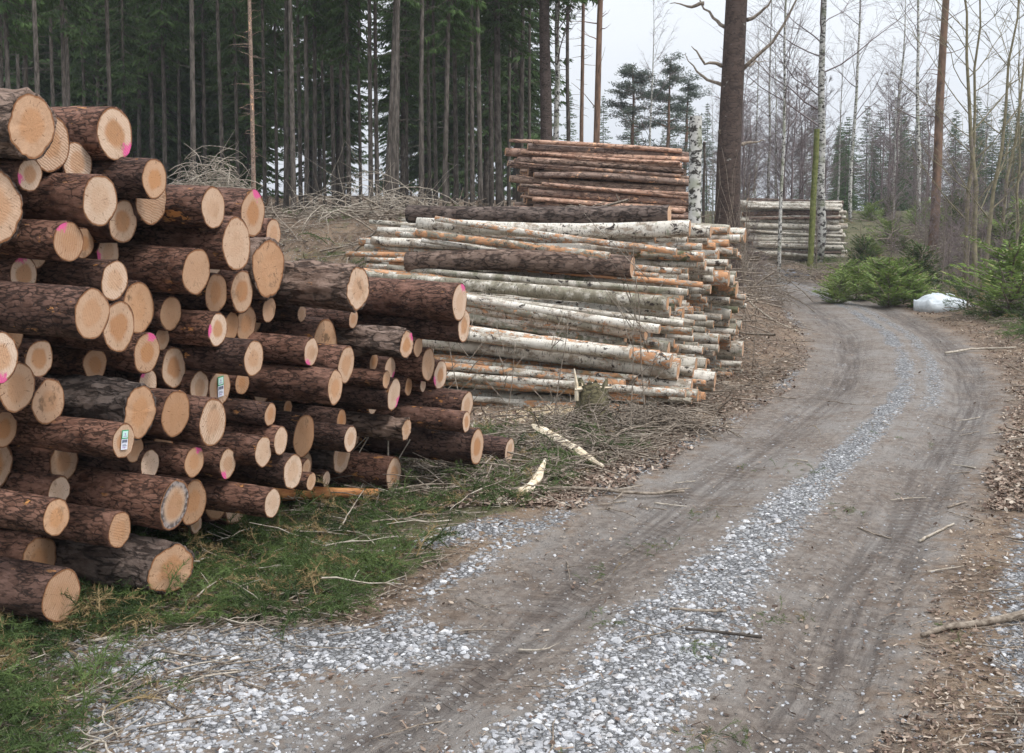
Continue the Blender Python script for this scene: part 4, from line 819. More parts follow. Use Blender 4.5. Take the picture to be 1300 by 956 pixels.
# ---- right side
TR = [('b0', 'birch_tree', 'birch', 'straight birch trunk with V-shaped limbs right behind the mossy green post', 1043, 328, 1047, 12, 44, .11, 1.25, 'sbirch'),
 ('b1', 'birch_tree', 'birch', 'thin birch in front of the pile at the bend, left of the green post', 989, 330, 999, 5, 36, .11, 1.15, 'sbirch'),
 ('b2', 'birch_tree', 'birch', 'slim dark birch just right of the pile at the bend', 1077, 300, 1066, 5, 56, .11, 1.2, 'sbirch'),
 ('b3', 'birch_tree', 'birch', 'bright white slim birch left of the orange-brown pine', 1166, 302, 1184, 6, 52, .11, 1.25, 'sbirch'),
 ('ptall', 'pine_tree', 'pine', 'tall orange-brown pine on the right with a broken pale top', 1184, 305, 1201, 13, 42, .16, 1.1, None),
 ('b1', 'birch_tree', 'birch', 'spreading bare birch above the dark spruce tops', 1132, 300, 1142, 6, 66, .11, .95, 'sbirch'),
 ('b2', 'birch_tree', 'birch', 'pale ghostly birch between the big trunk and the pile at the bend', 975, 300, 976, 4, 60, .11, 1.0, 'sbirch'),
 ('b3', 'birch_tree', 'birch', 'fine bare birch behind the left end of the pile at the bend', 958, 300, 958, 3, 75, .11, .95, 'sbirch'),
 ('a0', 'alder_tree', 'alder', 'leftmost greenish stem of the slender clump beside the white sheet', 1224, 378, 1231, 6, 29, .055, 1.15, None),
 ('a1', 'alder_tree', 'alder', 'second greenish stem of the slender clump beside the white sheet', 1238, 380, 1250, 7, 28.5, .055, 1.2, None),
 ('a0', 'alder_tree', 'alder', 'third stem of the slender clump, leaning to the right', 1247, 382, 1279, 6, 28, .055, 1.15, None),
 ('a1', 'alder_tree', 'alder', 'stem at the right edge leaning right, behind the slender clump', 1268, 340, 1297, 5, 34, .055, 1.2, None),
 ('a0', 'alder_tree', 'alder', 'bent bare sapling closest to the right photo edge', 1290, 380, 1300, 4, 27, .055, .8, None)]
for (key, nm, ct, lab, xb, yb, xt, wp, Y, r0, sz, mt_) in TR:
    tr1(key, nm, ct, lab, xb, yb, xt, wp, Y, r0, sz, mt_, rot=rnd.uniform(0, 6))
rg = rngs(91); items = []; marks = [(1045, 0, 'the green post'), (1190, 0, 'the right orange pine')]
for k in range(58):
    Y = rg.uniform(72, 105); px = rg.uniform(1050, 1380); x = (px-650)/FPX*Y; s = rg.uniform(.28, .56)*Y/88*(1 if px > 1150 else .92)
    o = plant(f'far{k%2}', 'spruce_tree', 'spruce', 'dark spruces on the far right skyline', x, Y, s*rg.uniform(1.0, 1.7), s, rg.uniform(0, 6.28)); items.append((o, px, 0, 'dark spruce on the far skyline'))
for k in range(42):
    Y = rg.uniform(56, 92); px = rg.uniform(900, 1340) if k > 14 else rg.uniform(925, 1050); x = (px-650)/FPX*Y
    tall = rg.random() < .3; s = rg.uniform(.5, .85)
    o = plant(f'b{rg.integers(4)}' if tall else f'h{rg.integers(3)}', 'birch_tree', 'birch', 'hazy bare birches behind the clearing', x, Y, s*(.7 if tall else 1.2), s, rg.uniform(0, 6.28)); items.append((o, px, 0, ('tall hazy birch' if tall else 'low purplish bare birch')+' behind the clearing'))
for k in range(12):
    Y = rg.uniform(100, 130); px = rg.uniform(700, 1050); x = (px-650)/FPX*Y; s = rg.uniform(.45, .65)*Y/100
    o = plant(f'far{k%2}', 'spruce_tree', 'spruce', 'faint spruces on the far skyline', x, Y, s, s, rg.uniform(0, 6.28)); items.append((o, px, 0, 'faint far spruce'))
autolabel(items, marks, False)
seen = {}
for o, *_ in items: seen.setdefault(o['label'], []).append(o)
for lab, os_ in seen.items():
    if len(os_) > 1:
        for o in os_: o['label'] = lab.replace('twentieth', 'beyond the twentieth')
# young green spruces at the right verge
for (px, py, s, key, lab) in [(1085, 382, .85, 'shrub0', 'wide green young spruce nearest the road bend'), (1130, 390, 1.0, 'shrub1', 'tallest bright green young spruce left of the white sheet'), (1160, 390, .65, 'shrub0', 'small young spruce touching the white sheet'),
        (1108, 372, .85, 'shrub1', 'young spruce standing between two brighter ones'), (1070, 372, .8, 'shrub1', 'low dark green seedling left of the young spruces'), (1062, 385, .6, 'shrub0', 'lowest green seedling hugging the road edge at the bend'), (1148, 380, .9, 'shrub1', 'soft green seedling behind the small one touching the white sheet'), (1285, 400, 1.3, 'shrub0', 'low green bough clump at the right photo edge'), (1262, 330, 1.2, 'shrub1', 'dark green young spruce behind the slender stems'), (1290, 345, 1.3, 'shrub0', 'dark green young spruce behind the right edge sapling')]:
    g_ = at(px, py); plant(key, 'young_spruce', 'shrub', 'young spruces on the right verge', g_[0], g_[1], s*1.45, s*.78, rnd.uniform(0, 6.28), label=lab)
rg = rngs(444); it2 = []
for k in range(26):
    Y = rg.uniform(31, 62); px = rg.uniform(1150, 1345) if k % 3 else rg.uniform(1090, 1200); x = (px-650)/FPX*Y
    s = rg.uniform(.5, 1.3)*(1 if k % 3 else .7); o = plant(f'shrub{k%2}', 'young_spruce', 'shrub', 'young spruces on the right clearing', x, Y, s*1.3, s*.9, rg.uniform(0, 6.28), mats=None)
    if k % 2:
        for c_ in o.children:
            if c_.name.startswith('crown'): c_.material_slots[0].link = 'OBJECT'; c_.material_slots[0].material = MAT['sprig']
    it2.append((o, px, proj((x, Y, hz(x, Y)))[1], 'small '+('dark' if k % 2 else 'bright')+' young spruce on the clearing'))
for k in range(60):
    Y = rg.uniform(24, 60); px = rg.uniform(1120, 1345) if k % 4 else rg.uniform(935, 1060); x = (px-650)/FPX*Y
    if abs(lat(x, Y)[0]) < 2.2: continue
    s = rg.uniform(.16, .42); o = plant(f'h{k%3}', 'bare_sapling', 'sapling', 'bare saplings on the clearing', x, Y, s*.8, s, rg.uniform(0, 6.28), mats='stick')
    it2.append((o, px, proj((x, Y, hz(x, Y)))[1], 'bare twiggy sapling'))
autolabel(it2, [(1045, 340, 'the mossy green post'), (1130, 392, 'the bright young spruces'), (1200, 390, 'the white plastic sheet'), (1184, 310, 'the orange pine foot'), (1240, 370, 'the slender clump'), (1290, 330, 'the right edge sapling')])
# ------------------------------------------------------------------ posts and stakes
def post(name, cat, lab, x, Y, ztop, r, mat, lean=(0, 0), kid='stem'):
    z = hz(x, Y); o = thing(name, lab, cat, (x, Y, z)); H = ztop-z
    V_, F_ = tube(np.stack([np.linspace(0, lean[0]*H, 12)+rngs(3).normal(0, .004, 12), np.linspace(0, lean[1]*H, 12), np.linspace(-.3, H, 12)], 1), np.linspace(r*1.05, r, 12)*rngs(6).uniform(.96, 1.04, 12), 18, False)
    link(kid, make_mesh(kid, V_, F_, MAT[mat]), o)
    tp = V_[-18:]; c = tp.mean(0); Vd = np.concatenate([tp, [c+[0, 0, .01]]]); a = np.arange(18)
    f_ = link('cut_top', make_mesh('cut_top', Vd, [np.stack([a, (a+1) % 18, np.full(18, 18)], 1)], MAT['cut'], True, dict(rf=[1]*18+[0], pink=[0]*19)), o); return o
Y_ = 19.6; post('birch_stake', 'stake', 'sawn-off black and white birch stake holding the far pile', (881-650)/FPX*Y_, Y_, CAM[2]+190/FPX*Y_, 7.6/FPX*Y_, 'sbirch')
Y_ = 22; post('stake', 'stake', 'thin dark red stake just right of the birch stake', (892-650)/FPX*Y_, Y_, CAM[2]+158/FPX*Y_, 1.7/FPX*Y_, 'darkstick')
g_ = at(1027, 350, 20); Y_ = min(g_[1], 40); post('mossy_post', 'post', 'mossy green-yellow post leaning slightly, in front of the pile at the bend', (1027-650)/FPX*Y_, Y_, CAM[2]+174/FPX*Y_, 3.6/FPX*Y_, 'mosspost' if 'mosspost' in MAT else 'alder', (.035, 0))
# ------------------------------------------------------------------ ground cover
rg = rngs(200)
def sample(n, ymin, ymax, pmin=-200, pmax=1500):
    Y = 1/rg.uniform(1/ymax, 1/ymin, n); x = (rg.uniform(pmin, pmax, n)-650)/FPX*Y; return x, Y
# crushed stone
icoV = None
import bmesh
def rock(seed):
    bm = bmesh.new(); bmesh.ops.create_icosphere(bm, subdivisions=1, radius=1); V_ = np.array([v.co[:] for v in bm.verts]); F_ = np.array([[v.index for v in f.verts] for f in bm.faces]); bm.free()
    r_ = rngs(seed); V_ = V_*r_.uniform(.85, 1.1, (len(V_), 1))
    for k in range(7):
        n_ = r_.normal(size=3); n_ /= np.linalg.norm(n_); d = r_.uniform(.45, .75); h_ = V_@n_; V_ = V_-np.maximum(h_-d, 0)[:, None]*n_
    return V_*np.array([1, r_.uniform(.6, .9), r_.uniform(.45, .75)]), F_
rocks = [rock(k) for k in range(10)]
mb = MB()
def scatter_stones(n, ymin, ymax, smin, smax, thr, p=1.):
    x, y = sample(n, ymin, ymax); l = lat(x, y); g, m_, t_, _ = masks(x, y, l)
    nn = fbm(x*6, y*6, 55)
    ok = (g*(.55+.9*nn) > thr+rg.uniform(-.14, .26, n)); x, y, l = x[ok], y[ok], l[ok]
    z = height(x, y, l); k = rg.integers(0, 10, len(x)); R = rots(len(x), rg, .45); s = smin+(smax-smin)*rg.random(len(x))**2.2
    if p < 1: s *= 1
    for q in range(10):
        w_ = k == q
        if w_.any(): instances(mb, rocks[q][0], [rocks[q][1]], np.stack([x, y, z-s*.12], 1)[w_], R[w_], s[w_], tone=np.clip(rg.normal(.58, .24, w_.sum()), 0, 1))
scatter_stones(34000, 3.6, 9.5, .007, .030, .45)
scatter_stones(2200, 4, 8.5, .026, .05, .60)
scatter_stones(30000, 8.5, 24, .008, .024, .46)
# sparse stones over the road and verges
x, y = sample(9000, 3.8, 16); l = lat(x, y); ok = (np.abs(l) < 2.6) & (rg.random(len(x)) < .55); x, y, l = x[ok], y[ok], l[ok]; z = height(x, y, l); R = rots(len(x), rg, .3); s = .005+.014*rg.random(len(x))**3; k = rg.integers(0, 10, len(x))
for q in range(10):
    w_ = k == q; instances(mb, rocks[q][0], [rocks[q][1]], np.stack([x, y, z+s*.1], 1)[w_], R[w_], s[w_], tone=np.clip(rg.normal(.5, .2, w_.sum()), 0, 1))
kind(link('crushed_stone', mb.mesh('crushed_stone', MAT['stone'], False)), 'stuff', 'pale grey crushed stone spread along the road')
# cut green spruce sprigs
def sprig(seed):
    r_ = rngs(seed); n = 7; L = .15; t = np.linspace(0, 1, n); P = np.stack([t*L, .012*np.sin(t*3+seed), .035*np.sin(t*2.6)], 1); q = []; tn = []
    V_, F_ = tube(P, np.linspace(.0022, .001, n), 3, False)
    stems = [(P, L)]
    for s_ in range(5):
        t0 = r_.uniform(.15, .8); b = np.array([np.interp(t0, t, P[:, d]) for d in range(3)]); sd_ = (-1)**s_; L2 = .075*(1.1-t0); e = b+[L2*.75, sd_*L2*.7, r_.uniform(-.005, .02)]; stems.append((np.linspace(b, e, 4), L2))
    for (Q_, l_) in stems:
        m = int(l_*260); tt = np.linspace(.05, 1, m); c = np.stack([np.interp(tt, np.linspace(0, 1, len(Q_)), Q_[:, d]) for d in range(3)], 1); dr = Q_[-1]-Q_[0]; dr /= np.linalg.norm(dr)
        sd = r_.normal(size=(m, 3)); sd -= (sd@dr)[:, None]*dr; sd /= np.linalg.norm(sd, axis=1)[:, None]; nd = dr*.75+sd*.8; ln = r_.uniform(.012, .02, m)
        pr = np.cross(nd, r_.normal(size=(m, 3))); pr /= np.linalg.norm(pr, axis=1)[:, None]
        tri = np.stack([c-pr*.0013, c+pr*.0013, c+nd*ln[:, None]], 1); q.append(tri.reshape(-1, 3))
    Vn_ = np.concatenate(q); return np.concatenate([V_, Vn_]), [F_[0], np.arange(len(Vn_)).reshape(-1, 3)+len(V_)]
sprigs = [sprig(k) for k in range(6)]
mb = MB()
def scatter_sprigs(n, ymin, ymax, smin, smax, thr, tilt=.35, lo=.0):
    x, y = sample(n, ymin, ymax, -250, 1450); l = lat(x, y); g, m_, t_, _ = masks(x, y, l); cl = fbm(x*1.6, y*1.6, 71)+.35*(vn(x*6, y*6, 12)-.5)
    ok = (m_*(.35+1.25*cl) > thr+rg.uniform(-.1, .25, n)) & (np.abs(l) > 1.45); x, y, l, cl = x[ok], y[ok], l[ok], cl[ok]
    z = height(x, y, l); k = rg.integers(0, 6, len(x)); R = rots(len(x), rg, tilt); s = rg.uniform(smin, smax, len(x)); lift = .05*np.clip(cl-.4, 0, 1)*rg.random(len(x))*2
    patch = vn(x*2.3, y*2.3, 91)
    for q in range(6):
        w_ = k == q
        if w_.any(): instances(mb, sprigs[q][0], sprigs[q][1], np.stack([x, y, z+.004+lift], 1)[w_], R[w_], s[w_], tone=np.where(rg.random(w_.sum()) < .10+.25*(patch[w_] < .3), 1., np.clip(rg.normal(.1+.6*patch[w_], .22), 0, .87)))
scatter_sprigs(19000, 4.0, 12.5, .7, 2.2, .52, .55)
scatter_sprigs(3500, 11, 18, .8, 1.7, .46, .5)
scatter_sprigs(16000, 17, 60, 1.6, 4.2, .34, .6)
# a few tufts pushing up through the middle gravel and the road edge
x, y = sample(5000, 4.3, 12, 200, 1450); l = lat(x, y); ok = (vn(x*2.1, y*2.1, 33) > .74) & (np.abs(l+.1) < .75) | (vn(x*1.7, y*1.7, 34) > .72) & (l > 1.3) & (l < 3); x, y = x[ok], y[ok]; z = height(x, y); k = rg.integers(0, 6, len(x))
for q in range(6):
    w_ = k == q
    if w_.any(): instances(mb, sprigs[q][0], sprigs[q][1], np.stack([x, y, z], 1)[w_], rots(int(w_.sum()), rg, .7), rg.uniform(.35, .8, w_.sum()), tone=np.clip(rg.normal(.6, .3, w_.sum()), 0, 1))
kind(link('spruce_sprigs', mb.mesh('spruce_sprigs', MAT['sprig'], False)), 'stuff', 'carpet of cut green spruce sprigs and moss')
# dead leaves, bark crumbs
mb = MB()
leaf_ = (np.array([(-1,-.35,0),(-.2,-.6,.15),(.8,-.3,.0),(1,.2,.25),(.1,.6,.0),(-.8,.35,.2)])*.5, [np.array([[0,1,4,5],[1,2,3,4]])])
chip_ = (np.array([(-1,-.12,0),(1,-.16,.05),(1,.16,.1),(-1,.1,.06),(-1,-.12,.12),(1,-.16,.18)])*.5, [np.array([[0,1,2,3],[0,1,5,4]])])
x, y = sample(95000, 4, 34, -250, 1450); l = lat(x, y); g, m_, t_, le = masks(x, y, l); n_ = fbm(x*1.3, y*1.3, 44)
ok = (le*(.25+n_)*(1-.55*np.clip(m_, 0, 1)) > rg.uniform(.3, .95, len(x))) | ((l > 1.2+.3*(n_-.5)) & (rg.random(len(x)) < .6)); ok &= rg.random(len(x)) > np.clip(g*1.3-.15, 0, .93); ok |= (np.abs(l) < 1.45) & (rg.random(len(x)) < .05); x, y, l = x[ok], y[ok], l[ok]; z = height(x, y, l); R = rots(len(x), rg, .5); s = rg.uniform(.014, .040, len(x))*(1+np.maximum(y-12, 0)*.05); w_ = rg.random(len(x)) < .5
instances(mb, leaf_[0], leaf_[1], np.stack([x, y, z+.006+rg.random(len(x))*.015], 1)[w_], R[w_], s[w_], tone=rg.random(w_.sum())); w_ = ~w_
instances(mb, chip_[0], chip_[1], np.stack([x, y, z+.006+rg.random(len(x))*.01], 1)[w_], R[w_], s[w_]*1.3, tone=rg.random(w_.sum())**.8)
x, y = sample(90000, 8.5, 36, 300, 1450); l = lat(x, y); al_ = np.abs(l)+.25*(vn(x*3, y*3, 5)-.5); ok = (al_ > np.where(l > 0, 1.25, 1.4)) & (rg.random(len(x)) < np.exp(-np.maximum(al_-2.2, 0)/2.5)*.75*(.35+vn(x*1.5, y*1.5, 15))); x, y, l = x[ok], y[ok], l[ok]; z = height(x, y, l)
instances(mb, leaf_[0], leaf_[1], np.stack([x, y, z+.008+rg.random(len(x))*.02], 1), rots(len(x), rg, .6), rg.uniform(.025, .06, len(x)), tone=rg.random(len(x))**.8)
kind(link('leaf_litter', mb.mesh('leaf_litter', MAT['litter'], False)), 'stuff', 'brown dead leaves and bark crumbs on the verges')
# fine twig litter
mb = MB(); tw_ = []
for k in range(12):
    r_ = rngs(500+k); P = wob((-.5, 0, 0), (.5, 0, .03), 6, .16, r_); P[:, 2] = np.abs(P[:, 2])*.7; V_, F_ = tube(P, np.linspace(.013, .005, 6), 4); V_ = [V_]; F_ = [F_[0]]; o_ = len(V_[0])
    for j in range(r_.integers(0, 4)):
        b = P[r_.integers(1, 5)]; e = b+[r_.uniform(.1, .3), r_.choice([-1, 1])*r_.uniform(.08, .25), r_.uniform(.0, .1)]; v2, f2 = tube(wob(b, e, 4, .12, r_), np.linspace(.007, .003, 4), 4); V_.append(v2); F_.append(f2[0]+o_); o_ += len(v2)
    tw_.append((np.concatenate(V_), [np.concatenate(F_)]))
def scatter_twigs(mb, n, ymin, ymax, smin, smax, fn, tilt=.12, lift=.03, pmin=-250, pmax=1450):
    x, y = sample(n, ymin, ymax, pmin, pmax); l = lat(x, y); ok = fn(x, y, l) > rg.random(n); x, y, l = x[ok], y[ok], l[ok]
    if not len(x): return
    z = height(x, y, l); R = rots(len(x), rg, tilt); s = smin+(smax-smin)*rg.random(len(x))**2; k = rg.integers(0, 12, len(x))
    for q in range(12):
        w_ = k == q
        if w_.any(): instances(mb, tw_[q][0], tw_[q][1], np.stack([x, y, z+.004+rg.random(len(x))*lift], 1)[w_], R[w_], s[w_])
brush = lambda x, y: np.clip(1.2*ell(x, y, 1.1, 11.0, 1.8, 1.0, .35)+.9*ell(x, y, -.2, 9.7, 1.2, .7, .4)+.8*ell(x, y, 3.6, 14.6, .8, 1.8, -.3)+.5*ell(x, y, 2.4, 11.7, .7, .9), 0, 1)
scatter_twigs(mb, 9500, 4, 30, .12, .5, lambda x, y, l: S((np.abs(l)-1.45)/.4)*(.35+.6*fbm(x, y, 61))+.025)
scatter_twigs(mb, 9000, 8, 18, .2, .8, lambda x, y, l: brush(x, y)*S((np.abs(l)-1.5)/.3), .25, .12)
scatter_twigs(mb, 5000, 10, 30, .2, .8, lambda x, y, l: S((np.abs(l)-1.35)/.3)*np.exp(-np.maximum(np.abs(l)-2.4, 0)/1.5)*.7, .25, .06, 500)
scatter_twigs(mb, 6500, 16, 70, .5, 1.9, lambda x, y, l: S((np.abs(l)-2)/1)*.7, .3, .15)
kind(link('twig_litter', mb.mesh('twig_litter', MAT['stick'])), 'stuff', 'grey-brown twigs littering the ground')
mb = MB()
scatter_twigs(mb, 3500, 4.3, 18, .10, .55, lambda x, y, l: brush(x, y)*.5*S((np.abs(l)-1.5)/.3)+S((-l-1.6)/.3)*.28, .3, .12)
kind(link('pale_twig_litter', mb.mesh('pale_twig_litter', MAT['palestick'])), 'stuff', 'pale dry twigs and stalks among the litter')
# pale shavings by the stump
mb = MB(); n = 4200; c = at(738, 528); x = c[0]+rg.normal(0, .40, n); y = c[1]+rg.normal(0, .34, n); z = height(x, y)
instances(mb, chip_[0], chip_[1], np.stack([x, y, z+.01+rg.random(n)*.06*np.exp(-((x-c[0])**2+(y-c[1])**2)/.2)], 1), rots(n, rg, .6), rg.uniform(.025, .08, n), tone=rg.uniform(.9, 1, n))
kind(link('wood_shavings', mb.mesh('wood_shavings', MAT['freshwood'], False)), 'stuff', 'pale fresh wood shavings around the splintered stump')
# ------------------------------------------------------------------ single sticks and boughs lying about
def stick(name, cat, lab, pts, r0, r1, mat='stick', lift=.015, side=3, seed=1, group=None):
    W = [at(*p[:2]) for p in pts]; W = np.array([w_+[0, 0, lift+(p[2] if len(p) > 2 else 0)] for w_, p in zip(W, pts)]); O = W[0].copy(); W = W-O
    t = np.linspace(0, 1, len(W)); tt = np.linspace(0, 1, 12); r_ = rngs(seed); P = np.stack([np.interp(tt, t, W[:, d]) for d in range(3)], 1); L = np.linalg.norm(P[-1]-P[0])
    P[1:-1] += r_.normal(0, .006*L, (10, 3))*[1, 1, .4]; m_ = MB(); V_, F_ = tube(P, np.linspace(r0, r1, 12)*r_.uniform(.9, 1.1, 12), 8); m_.add(V_, F_)
    o = thing(name, lab, cat, O, group); link('stem', m_.mesh('stem', MAT[mat]), o)
    for k in range(side):
        i_ = r_.integers(3, 11); b = P[i_]; e = b+(P[min(i_+1, 11)]-P[i_-1])*r_.uniform(.6, 1.2)+r_.normal(0, .10*L, 3)*[1, 1, .3]+[0, 0, .02]
        V_, F_ = tube(wob(b, e, 5, .08, r_), np.linspace(r1*.9, r1*.35, 5), 4); link('side_twig', make_mesh('side_twig', V_, F_, MAT[mat]), o)
    return o
stick('branch', 'branch', 'stout brown branch entering from the right edge on pale gravel', [(1170,812),(1210,803),(1250,796),(1320,790,.03)], .012, .028, 'stick', .02, 1, 1)
stick('branch', 'branch', 'short pale stick lying across the right wheel track', [(1167,690),(1190,680),(1211,668)], .010, .007, 'palestick', .012, 0, 2)
stick('branch', 'branch', 'small forked stick above the pale one in the right track', [(1203,647),(1215,642),(1226,641)], .009, .006, 'stick', .01, 1, 3)
stick('branch', 'branch', 'thin brown stick slanting between the stones and right track', [(1088,672),(1110,680),(1132,687)], .006, .005, 'stick', .01, 1, 4)
stick('branch', 'branch', 'reddish brown stick lying on the middle gravel near the bottom', [(870,806),(915,812),(967,817)], .008, .010, 'darkstick', .03, 1, 5)
stick('branch', 'branch', 'long grey stick half buried in the bottom middle gravel', [(850,782),(885,783),(922,784)], .007, .009, 'stick', .03, 1, 6)
stick('branch', 'branch', 'dark branch poking out beside the slant-cut mossy log', [(238,714,.03),(275,713,.03),(315,712)], .022, .014, 'darkstick', .02, 1, 7)
stick('branch', 'branch', 'long crooked pale branch across the green sprigs below the peeled pole', [(388,675),(430,680),(470,684),(560,688)], .008, .004, 'palestick', .02, 5, 8)
stick('branch', 'branch', 'upright forked pale twig rising from the green sprigs', [(430,680),(445,668,.08),(462,655,.17)], .006, .003, 'palestick', .02, 1, 9)
stick('branch', 'branch', 'hooked pale root-like branch at the lower left', [(110,822),(150,815),(180,802),(203,806)], .009, .005, 'palestick', .02, 2, 10)
stick('branch', 'branch', 'reddish torn branch at the bottom left corner', [(0,858),(20,842),(48,826)], .010, .006, 'peeled', .02, 2, 11)
stick('branch', 'branch', 'brown bark strip lying above the left gravel patch', [(255,778),(300,776),(345,782),(392,792)], .012, .007, 'stick', .03, 3, 12)
stick('branch', 'branch', 'long mossy branch below the far right ground log', [(640,607),(610,612),(575,622),(545,640)], .013, .007, 'stick', .03, 3, 13)
stick('branch', 'branch', 'long brown branch running from the splintered wood to the road edge', [(650,630),(740,628),(820,634),(868,630)], .012, .012, 'stick', .04, 3, 14)
stick('branch', 'branch', 'arched pale branch lying in front of the pile foot', [(380,640,.02),(440,612,.08),(500,606,.08),(553,634,.02)], .009, .006, 'palestick', .03, 4, 15)
stick('branch', 'branch', 'grey branch leaning over the twig litter by the birch pile', [(690,620),(740,595,.05),(800,560,.08),(860,545,.03)], .012, .006, 'stick', .04, 5, 16)
stick('branch', 'branch', 'dark broken branch beside the road under the birch pile', [(815,535,.02),(850,545,.03),(880,552)], .024, .016, 'darkstick', .04, 1, 17)
stick('branch', 'branch', 'curved bare branch reaching from the birch pile foot to the verge', [(945,385,.1),(960,400,.05),(985,412),(1015,425)], .02, .012, 'palestick', .04, 1, 18)
stick('branch', 'branch', 'long pale branch across the litter at the right road edge', [(1200,452),(1235,447),(1290,445)], .022, .014, 'palestick', .04, 2, 19)
stick('branch', 'branch', 'short pale branch behind the white sheet', [(1170,352),(1185,357),(1200,360)], .05, .04, 'palestick', .05, 0, 20)
stick('branch', 'branch', 'wide light stick near the left sprigs under the grey-rimmed log', [(215,690),(235,684,.02),(248,681,.03)], .016, .010, 'palestick', .02, 0, 21)
rs = rngs(321); zone = [('across the green sprigs', 60, 620, 650, 770), ('in the twig litter', 620, 860, 540, 650), ('on the dirt road', 640, 1230, 560, 850), ('on the right verge', 1230, 1300, 520, 690), ('by the left gravel patch', 20, 380, 770, 860)]
sz_ = ['thin grey', 'short brown', 'crooked grey', 'slender forked', 'bent brown', 'small straight']; itm = []
for k in range(44):
    zt_, x0, x1, y0, y1 = zone[k % 5]; px, py = rs.uniform(x0, x1), rs.uniform(y0, y1); L = rs.uniform(15, 60); a = rs.uniform(-.5, .5)+(math.pi if rs.random() < .5 else 0)
    o = stick('twig', 'twig', '', [(px, py), (px+L*.5*math.cos(a), py+L*.25*math.sin(a)), (px+L*math.cos(a), py+L*.5*math.sin(a))], rs.uniform(.004, .008), .003, rs.choice(['stick', 'palestick']), .015, int(rs.integers(1, 4)), 400+k, 'loose twigs on the ground'); itm.append((o, px, py, sz_[k % 6]+' twig '+zt_))
autolabel(itm, [(100, 755, 'the lowest striped log'), (474, 634, 'the peeled pole'), (715, 580, 'the white split plank'), (985, 700, 'the middle gravel'), (1190, 678, 'the right track stick'), (1200, 803, 'the stout right branch'), (280, 830, 'the left gravel patch')])
# bare twig hooked over the pile, standing on the ground
g0 = at(487, 628); o = thing('branch', 'thin forked bare twig standing upright against the twig-hooked log', 'branch', g0, None); m_ = MB()
kk = FPX/g0[1]; U = lambda px, py, dy=0: np.array([(px-487)/kk, dy, (628-py)/kk]); r_ = rngs(8)
V_, F_ = tube(np.array([U(490,632), U(492,590,.05), U(492,545,.1), U(491,500,.15)]), [.009,.008,.007,.006], 6); m_.add(V_, F_)
for pts in ([(491,502),(480,530),(465,555),(440,580)], [(491,500),(497,494),(500,500)], [(470,550),(455,575),(447,595)], [(520,560),(505,585),(492,600)]):
    V_, F_ = tube(np.array([U(a, b, .12-.03*i) for i, (a, b) in enumerate(pts)]), np.linspace(.006, .003, len(pts)), 5); m_.add(V_, F_)
link('stem', m_.mesh('stem', MAT['palestick']), o)
# bare saplings in front of the birch pile
for k, (px, py, h_) in enumerate([(560, 610, 1.1), (640, 545, .9), (800, 560, 1.6), (822, 560, 1.9), (595, 560, 1.2), (700, 560, 1.2), (955, 470, 1.3), (948, 430, 1.8)]):
    g0 = at(px, py); m_ = MB(); r_ = rngs(600+k)
    V_, F_ = tube(wob((0,0,-.05), (r_.normal(0, .15), .05, h_), 9, .06, r_), np.linspace(.008, .003, 9), 5); m_.add(V_, F_); top = V_.mean(0)
    for j in range(7):
        z = h_*r_.uniform(.2, .9); a = r_.uniform(0, 6.28); L = h_*.3*r_.uniform(.5, 1.2); b = np.array([0, 0, z])*1.; b[0] = np.interp(z, [0, h_], [0, 0]); V_, F_ = tube(wob(b, b+[math.cos(a)*L, math.sin(a)*L, L], 5, .08, r_), np.linspace(.005, .002, 5), 4); m_.add(V_, F_)
    o = thing('sapling', ['leafless sapling at the left foot of the birch pile by the ground logs', 'leafless low sapling in front of the lowest birch logs', 'tall leafless sapling before the right half of the birch pile, the left one of two', 'tall leafless sapling before the right half of the birch pile, the right one of two', 'leafless sapling just right of the long smooth right log', 'leafless sapling beside the splintered stump', 'leafless bush shoot on the verge right of the birch pile', 'tallest leafless shoot at the right back of the birch pile'][k], 'sapling', g0, 'leafless saplings round the birch pile')
    link('stem', m_.mesh('stem', MAT['stick']), o)
# split planks
def plank(lab, pts, wd, th_, seed):
    W = np.array([at(a, b)+[0, 0, c] for a, b, c in pts]); O = W[0].copy(); W -= O; t = np.linspace(0, 1, len(W)); tt = np.linspace(0, 1, 16); P = np.stack([np.interp(tt, t, W[:, d]) for d in range(3)], 1); r_ = rngs(seed)
    T = np.gradient(P, axis=0); T /= np.linalg.norm(T, axis=1)[:, None]; sd = np.stack([-T[:, 1], T[:, 0], .5+0*tt], 1); sd /= np.linalg.norm(sd, axis=1)[:, None]; nn = np.cross(T, sd)
    ww = (np.interp(tt, [0, .12, .7, 1], [.25, 1, .85, .25])*r_.uniform(.85, 1.1, 16)*wd)[:, None]
    V_ = np.concatenate([P+sd*ww*a+nn*th_*b*np.interp(tt, [0, .2, 1], [.5, 1, .5])[:, None] for a, b in ((-1, -.5), (1, -.4), (.7, .6), (-.1, 1), (-.9, .5))]); n = 16; q_ = []
    for k in range(5):
        a = k*n+np.arange(n-1); b = ((k+1) % 5)*n+np.arange(n-1); q_.append(np.stack([a, b, b+1, a+1], -1))
    e = np.array([[k*n for k in range(5)], [k*n+n-1 for k in range(5)][::-1]])
    o = thing('split_plank', lab, 'plank', O); link('split_wood', make_mesh('split_wood', V_, [np.concatenate(q_), e], MAT['freshwood'], False), o)
plank('long flat white freshly split wood slab on the twig litter', [(676,556,.12),(700,566,.09),(730,582,.07),(766,600,.05)], .055, .03, 1)
plank('short curved creamy wood splinter on the green sprigs', [(658,633,.04),(672,628,.05),(684,617,.07),(692,603,.13)], .045, .03, 2)
